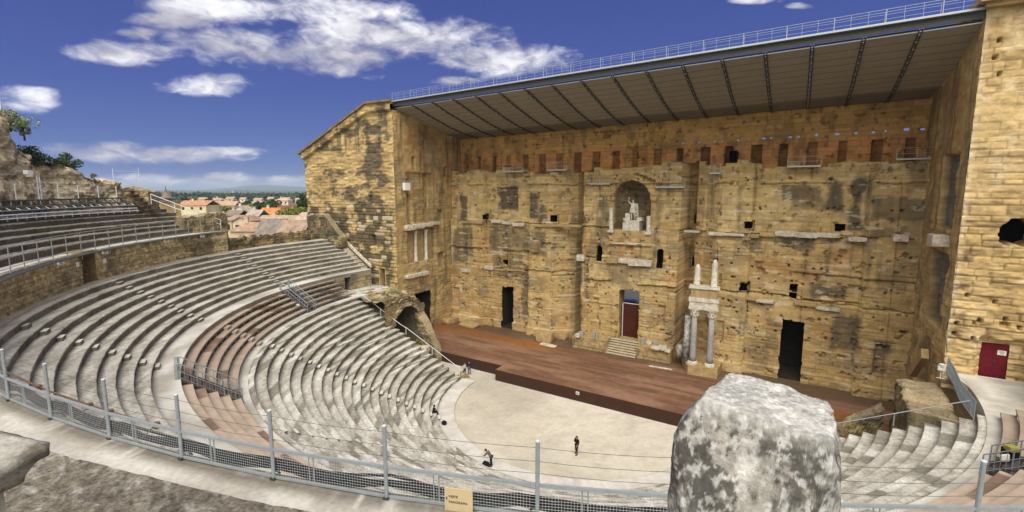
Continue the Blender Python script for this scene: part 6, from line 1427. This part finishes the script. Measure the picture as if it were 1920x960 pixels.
def antennas():
    P = on_r(4, 224, 53.5); T_ = on_r(4, 180, 53.5)[2]-P[2]; m = MB(); m.tube([(0, 0, -.3), (0, 0, T_)], .05, 5); m.tube([(0, 0, T_), (-.2, -.3, T_+.25)], .04, 5); o = m.build('mast', M['steel_pale'], None); o.location = P; tag(o, 'thin white mast on top of the tall ruined wall', 'mast')
    A, B = on_r(213, 338, 54), on_r(261, 338, 54)
    rail_run('railing', [A-np.array([0, 0, .6]), B-np.array([0, 0, .6])], 'thin white rail frame standing behind the ruined wall', (338-318)/FPX*62+.6, (.82,), 4.0, .03, 'steel_pale')
antennas()

# ================================================================== FOREGROUND
FT = [-88.4, -85.5, -82.61, -79.65, -76.82, -73.91, -70.94, -67.55, -64.7, -61.9, -59.06, -56.2, -53.3]
def fence():
    z0 = 17.365; e = empty('fence', polar(43.2, -73, z0), 'grey steel mesh fence with tall posts and three wires before the photographer', 'fence'); inv = Matrix.Translation(-Vector(e.location)); up = np.array([0, 0, 1.])
    def fx(o): o.matrix_parent_inverse = inv; return o
    for t in FT:
        m = MB(); m.tube([polar(43.2, t, z0-.35), polar(43.2, t, z0+1.3)], .034, 12); o = fx(m.build('post', M['steel_fence'], e)); m = MB(); m.lathe([(.036, 1.3), (.034, 1.315), (.0, 1.32)], polar(43.2, t, z0), 12); c = m.build('cap', M['steel_pale'], o)
        m = MB(); m.tube([polar(43.2, t, z0+.16), polar(42.98, t-.15, z0+.02), polar(42.9, t-.2, z0-.12)], .025, 8); m.box(polar(43.2, t, z0+.02), (.10, .10, .05), rz=R(t)); c = m.build('clamp', M['steel_dark'], o)
    for i in range(len(FT)-1):
        a, b = FT[i]+.04, FT[i+1]-.04; A, B = polar(43.17, a, z0), polar(43.17, b, z0)
        pn = fx(mesh_obj('panel', [A+up*.02, B+up*.02, B+up*.06, A+up*.06], [(0, 1, 2, 3)], M['steel_fence'], e))
        m = MB(); w = (B-A)/np.linalg.norm(B-A); nrm = np.array([-w[1], w[0], 0])
        m.prism([A+up*.545, B+up*.545, B+up*.59, A+up*.59], nrm*-.045); q = m.build('top_rail', M['steel_fence'], pn)
        m = MB(); m.prism([A+up*.02, B+up*.02, B+up*.06, A+up*.06], nrm*-.04); q = m.build('bottom_rail', M['steel_fence'], pn)
        m = MB(); Lh = np.linalg.norm(B-A)
        for k in range(1, int(Lh/.05)): p = A+w*k*.05; m.tube([p+up*.05, p+up*.55], .0028, 3, False)
        for k in range(1, 10): m.tube([A+up*(.05+k*.05), B+up*(.05+k*.05)], .0024, 3, False)
        q = m.build('wire_grid', M['steel_grid'], pn)
        f = .32; m = MB()
        for d in (0, .09): p = A+w*(Lh*f+d); m.tube([p+up*.04, p+up*.56], .011, 6)
        q = m.build('upright', M['steel_fence'], pn)
    tt = np.array(FT)
    for h in (1.2, .97, .77):
        m = MB(); pts = []
        for i in range(len(FT)-1):
            for f in np.linspace(0, 1, 5)[:-1]:
                A, B = polar(43.2, FT[i], z0), polar(43.2, FT[i+1], z0); pts.append(A+(B-A)*f+up*(h-.03*4*f*(1-f)))
        m.tube(pts, .0045, 4); fx(m.build('wire', M['steel_dark'], e))
fence()
def cables():
    e = empty('cable_bundle', polar(43.0, -75, 17.4), 'thick bundle of black cables strung along the outside of the mesh fence', 'cable'); inv = Matrix.Translation(-Vector(e.location))
    g = np.random.default_rng(12)
    for k in range(10):
        r = g.uniform(.016, .040); pts = []; ph = g.uniform(0, 6); off = g.normal()*.035
        for t in np.arange(-88, -50, .5):
            sag = .10*abs(math.sin((t+85.5)/2.92*math.pi))**1.0; z = 17.40+.22-.0035*(t+88)+off*1.3+.03*math.sin(t*1.7+ph)-sag*.75*(1 if k % 3 else 1.4)
            pts.append(polar(43.03-.03*(k % 3)-.02*math.sin(t*.9+ph), t, z))
        m = MB(); m.tube(pts, r, 7); o = m.build('cable', M['black_rubber'], e, True); o.matrix_parent_inverse = inv
    e = empty('scaffold_rod', polar(42.95, -82, 17.7), 'rusty iron rod with clamps behind the left part of the fence', 'rod'); inv = Matrix.Translation(-Vector(e.location))
    m = MB(); m.tube([polar(42.92, t, 17.80-.03*(t+86)/4) for t in np.arange(-88, -76, 1)], .022, 8); o = m.build('rod', M['rust'], e); o.matrix_parent_inverse = inv
    for t in (-84.2, -81.2, -80.2, -78.2):
        m = MB(); rock(m, polar(42.94, t, 17.80-.03*(t+86)/4), (.12, .12, .14), 0, int(-t*10), .15, 4); m.tube([polar(42.94, t, 17.78), polar(43.1, t-.3, 17.5)], .016, 5); o = m.build('clamp', M['rust'], e); o.matrix_parent_inverse = inv
cables()
def sign():
    P = on_r(860, 938, 43.25, False); t = theta(P); e = empty('sign', P, 'cream board on the mesh fence reading VISITE PANORAMA with a left arrow', 'sign', None, 0)
    d = unproj_dir(860, 938); w = np.array([-math.sin(R(t)), math.cos(R(t)), 0]); e.rotation_euler.z = math.atan2(w[1], w[0])
    m = MB(); m.box((0, 0, -.01), (.47, .02, .42)); m.build('board', M['sign'], e)
    for i, (txt, z) in enumerate((('VISITE', .06), ('PANORAMA', -.035))):
        c = bpy.data.curves.new('lettering', 'FONT'); c.body = txt; c.size = .057; c.extrude = .002; c.space_character = 1.02; c.materials.append(M['ink']); o = bpy.data.objects.new('lettering_curve', c); COL.objects.link(o); bpy.context.view_layer.update(); me = bpy.data.meshes.new_from_object(o.evaluated_get(bpy.context.evaluated_depsgraph_get())); bpy.data.objects.remove(o); o = bpy.data.objects.new('lettering', me); COL.objects.link(o); o.parent = e; o.location = (-.165, -.0135, z-.02); o.rotation_euler = (math.pi/2, 0, 0)
    m = MB(); m.prism([(-.215, -.0115, .02), (-.19, -.0115, .055), (-.19, -.0115, -.015)], (0, -.003, 0)); m.build('arrow', M['ink'], e)
sign()
def stump():
    c = np.array([19.595, -59.676]); e = None
    nth, nz_, nr = 440, 240, 100
    def topz(x, y):
        w = (fbm(x*5, y*5, seed=305, oct=4)-.5)*.09
        z = 21.525-.03*y-.02*x
        z = np.minimum(z, 21.525+1.25*(x+.20+w)-.15*y)          # left break
        z = np.minimum(z, 21.525+2.3*(y+.15+w)+.35*x)         # front break
        z = np.minimum(z, 21.54-2.0*(x-.315+w)+.3*y)          # right shoulder
        return z+(fbm(x*9, y*9, seed=301, oct=4)-.5)*.05+(fbm(x*3, y*3, seed=302, oct=2)-.5)*.05
    TH = np.linspace(0, 2*math.pi, nth+1)[:-1]
    V = []; C = []
    def sq(th): return (1/(np.abs(np.cos(th))**3.4+np.abs(np.sin(th))**3.4))**(1/3.4)*.94
    def rad(th, z): return sq(th)**(.35+.65*sstep(21.0, 21.45, z))*(.367+.016*sstep(21.4, 20.4, z)+(fbm(np.cos(th)*2.6, np.sin(th)*2.6, z*2.6, 303, 4)-.5)*.035+(fbm(np.cos(th)*9, np.sin(th)*9, z*9, 304, 3)-.5)*.022)
    # rows up the side, then rings to the middle of the top
    P = np.zeros((nz_+nr, nth, 3))
    for i in range(nz_):
        f = i/(nz_-1); zt = None
        z = 19.9+f*(21.3-19.9); r = rad(TH, np.full(nth, z)); x, y = r*np.cos(TH), r*np.sin(TH); zt = topz(x, y)
        zz = 19.9+f*(np.minimum(zt, 21.62)-19.9); r = rad(TH, zz)-.018*sstep(.96, 1, f); P[i] = np.stack([c[0]+r*np.cos(TH), c[1]+r*np.sin(TH), zz], -1)
    r0 = np.hypot(P[nz_-1, :, 0]-c[0], P[nz_-1, :, 1]-c[1])
    for j in range(nr):
        f = 1-(j+1)/nr; r = r0*f; x, y = r*np.cos(TH), r*np.sin(TH); P[nz_+j] = np.stack([c[0]+x, c[1]+y, topz(x, y)-.01*sstep(.9, 1, f)], -1)
    x, y, z = P[..., 0]-c[0], P[..., 1]-c[1], P[..., 2]
    n = fbm(x*6, y*6, z*6, 310, 5); n2 = fbm(x*2.2, y*2.2, z*2.2, 311, 4); n3 = fbm(x*22, y*22, z*22, 312, 3)
    c0 = mixc(np.array([.40, .375, .33]), np.array([.26, .25, .22]), sstep(.4, .62, n2)); c0 = mixc(c0, np.array([.60, .58, .54]), sstep(.5, .66, n))
    tops = sstep(21.42, 21.53, z); low = sstep(21.25, 20.95, z)
    c0 = mixc(c0, np.array([.64, .625, .59]), tops*.7); c0 = mixc(c0, np.array([.44, .35, .20]), low*sstep(-.02, .2, x)*sstep(.42, .6, n2)*.7)
    m13 = fbm(x*15, y*15, z*15, 313, 5, .66); dk = sstep(.44, .56, fbm(x*26, y*26, z*26, 313, 4, .7)*.42+m13*.30+fbm(x*4.5, y*4.5, z*4.5, 314, 3)*.28); c0 = mixc(c0, np.array([.055, .052, .045]), dk*(.85-.55*tops)*(1-.35*low)); c0 = mixc(c0, np.array([.70, .69, .66]), sstep(.55, .63, fbm(x*34, y*34, z*34, 315, 3, .6))*.55); c0 = c0*(.62+.5*n3)[..., None]
    F = []; i = np.arange((nz_+nr)*nth).reshape(nz_+nr, nth); j = np.roll(i, -1, 1)
    F = np.stack([i[:-1], j[:-1], j[1:], i[1:]], -1).reshape(-1, 4)
    o = mesh_obj('column_stump', P.reshape(-1, 3), F, M['stump'], None, col=c0.reshape(-1, 3), smooth=True); tag(o, 'big pale lichen stained column stump with broken top close to the camera', 'column stump')
stump()
def slab():
    A = on_z(104, 828, 21.2); B = on_z(0, 803, 21.2); Cc = on_z(0, 873, 21.2); e1 = (B-A)/np.linalg.norm(B-A); e2 = (Cc-A)/np.linalg.norm(Cc-A)
    e = empty('stone_pier', A, 'broken moulded stone cap on a pale pier at the lower left corner', 'pier'); inv = Matrix.Translation(-Vector(e.location))
    # stacked outlines from top to bottom with rounded corner
    def outline(ins):
        o_ = A+e1*ins+e2*ins; r = .05; P = [o_+e1*1.3]+[o_+e1*f for f in np.linspace(1.2, r, 40)]+[o_+e1*r*(1-math.sin(a))+e2*r*(1-math.cos(a)) for a in np.linspace(.15, 1.45, 6)]+[o_+e2*f for f in np.linspace(r, 1.0, 34)]+[o_+e1*1.3+e2*1.0]
        return np.array(P)
    lay = [(.03, 0), (.006, -.008), (0, -.03), (.005, -.06), (.03, -.075), (.05, -.10), (.08, -.15), (.085, -.19), (.14, -.2)]
    Q = []
    for ins, dz in lay:
        O = outline(ins).copy(); O[:, 2] += dz+(fbm(O[:, 0]*9, O[:, 1]*9, dz*20, 321, 3)-.5)*.02; O[:, :2] += ((fbm(O[:, 0]*12, O[:, 1]*12, dz*30, 322, 3)-.5)*.03)[:, None]; Q.append(O)
    # top surface
    n = len(Q[0]); ctr = Q[0].mean(0); ctr[2] = 21.2; T = [ctr+(Q[0]-ctr)*f for f in np.linspace(.05, .95, 16)]
    for t in T: t[:, 2] = 21.2+(fbm(t[:, 0]*9, t[:, 1]*9, seed=323)-.5)*.03
    G = np.array(T+Q); m_ = len(G); i = np.arange(m_*n).reshape(m_, n); j = np.roll(i, -1, 1); F = np.stack([i[:-1], i[1:], j[1:], j[:-1]], -1).reshape(-1, 4)
    p = G.reshape(-1, 3); k = fbm(p[:, 0]*7, p[:, 1]*7, p[:, 2]*7, 324, 5); col = mixc(np.array([.42, .40, .35]), np.array([.15, .13, .10]), sstep(.42, .58, k)); col = mixc(col, np.array([.34, .27, .16]), sstep(21.1, 21.0, p[:, 2])*.7)
    o = mesh_obj('cap', p, F, M['stump'], e, col=col, smooth=False); o.matrix_parent_inverse = inv
    o_ = A+e1*.16+e2*.16; m = MB(); m.prism([o_, o_+e1*1.1, o_+e1*1.1+e2*.8, o_+e2*.8], (0, 0, -1.6)); V = np.array(m.V); V[:, 2] -= .16
    o = mesh_obj('shaft', V, m.F, M['pale_stone'], e); o.matrix_parent_inverse = inv
slab()

# ================================================================== HAZE
def haze():
    m = MB(); m.box((0, 0, 56), (32000, 32000, 142)); o = m.build('haze', None); o['kind'] = 'stuff'
    mt = bpy.data.materials.new('haze_air'); mt.use_nodes = True; t = mt.node_tree; t.nodes.clear(); u = t.nodes.new('ShaderNodeOutputMaterial'); v = t.nodes.new('ShaderNodeVolumePrincipled')
    v.inputs['Color'].default_value = (.62, .76, .95, 1); v.inputs['Density'].default_value = 1.2e-4; v.inputs['Anisotropy'].default_value = 0.0
    t.links.new(v.outputs[0], u.inputs['Volume']); o.data.materials.append(mt); o.display_type = 'WIRE'
haze()
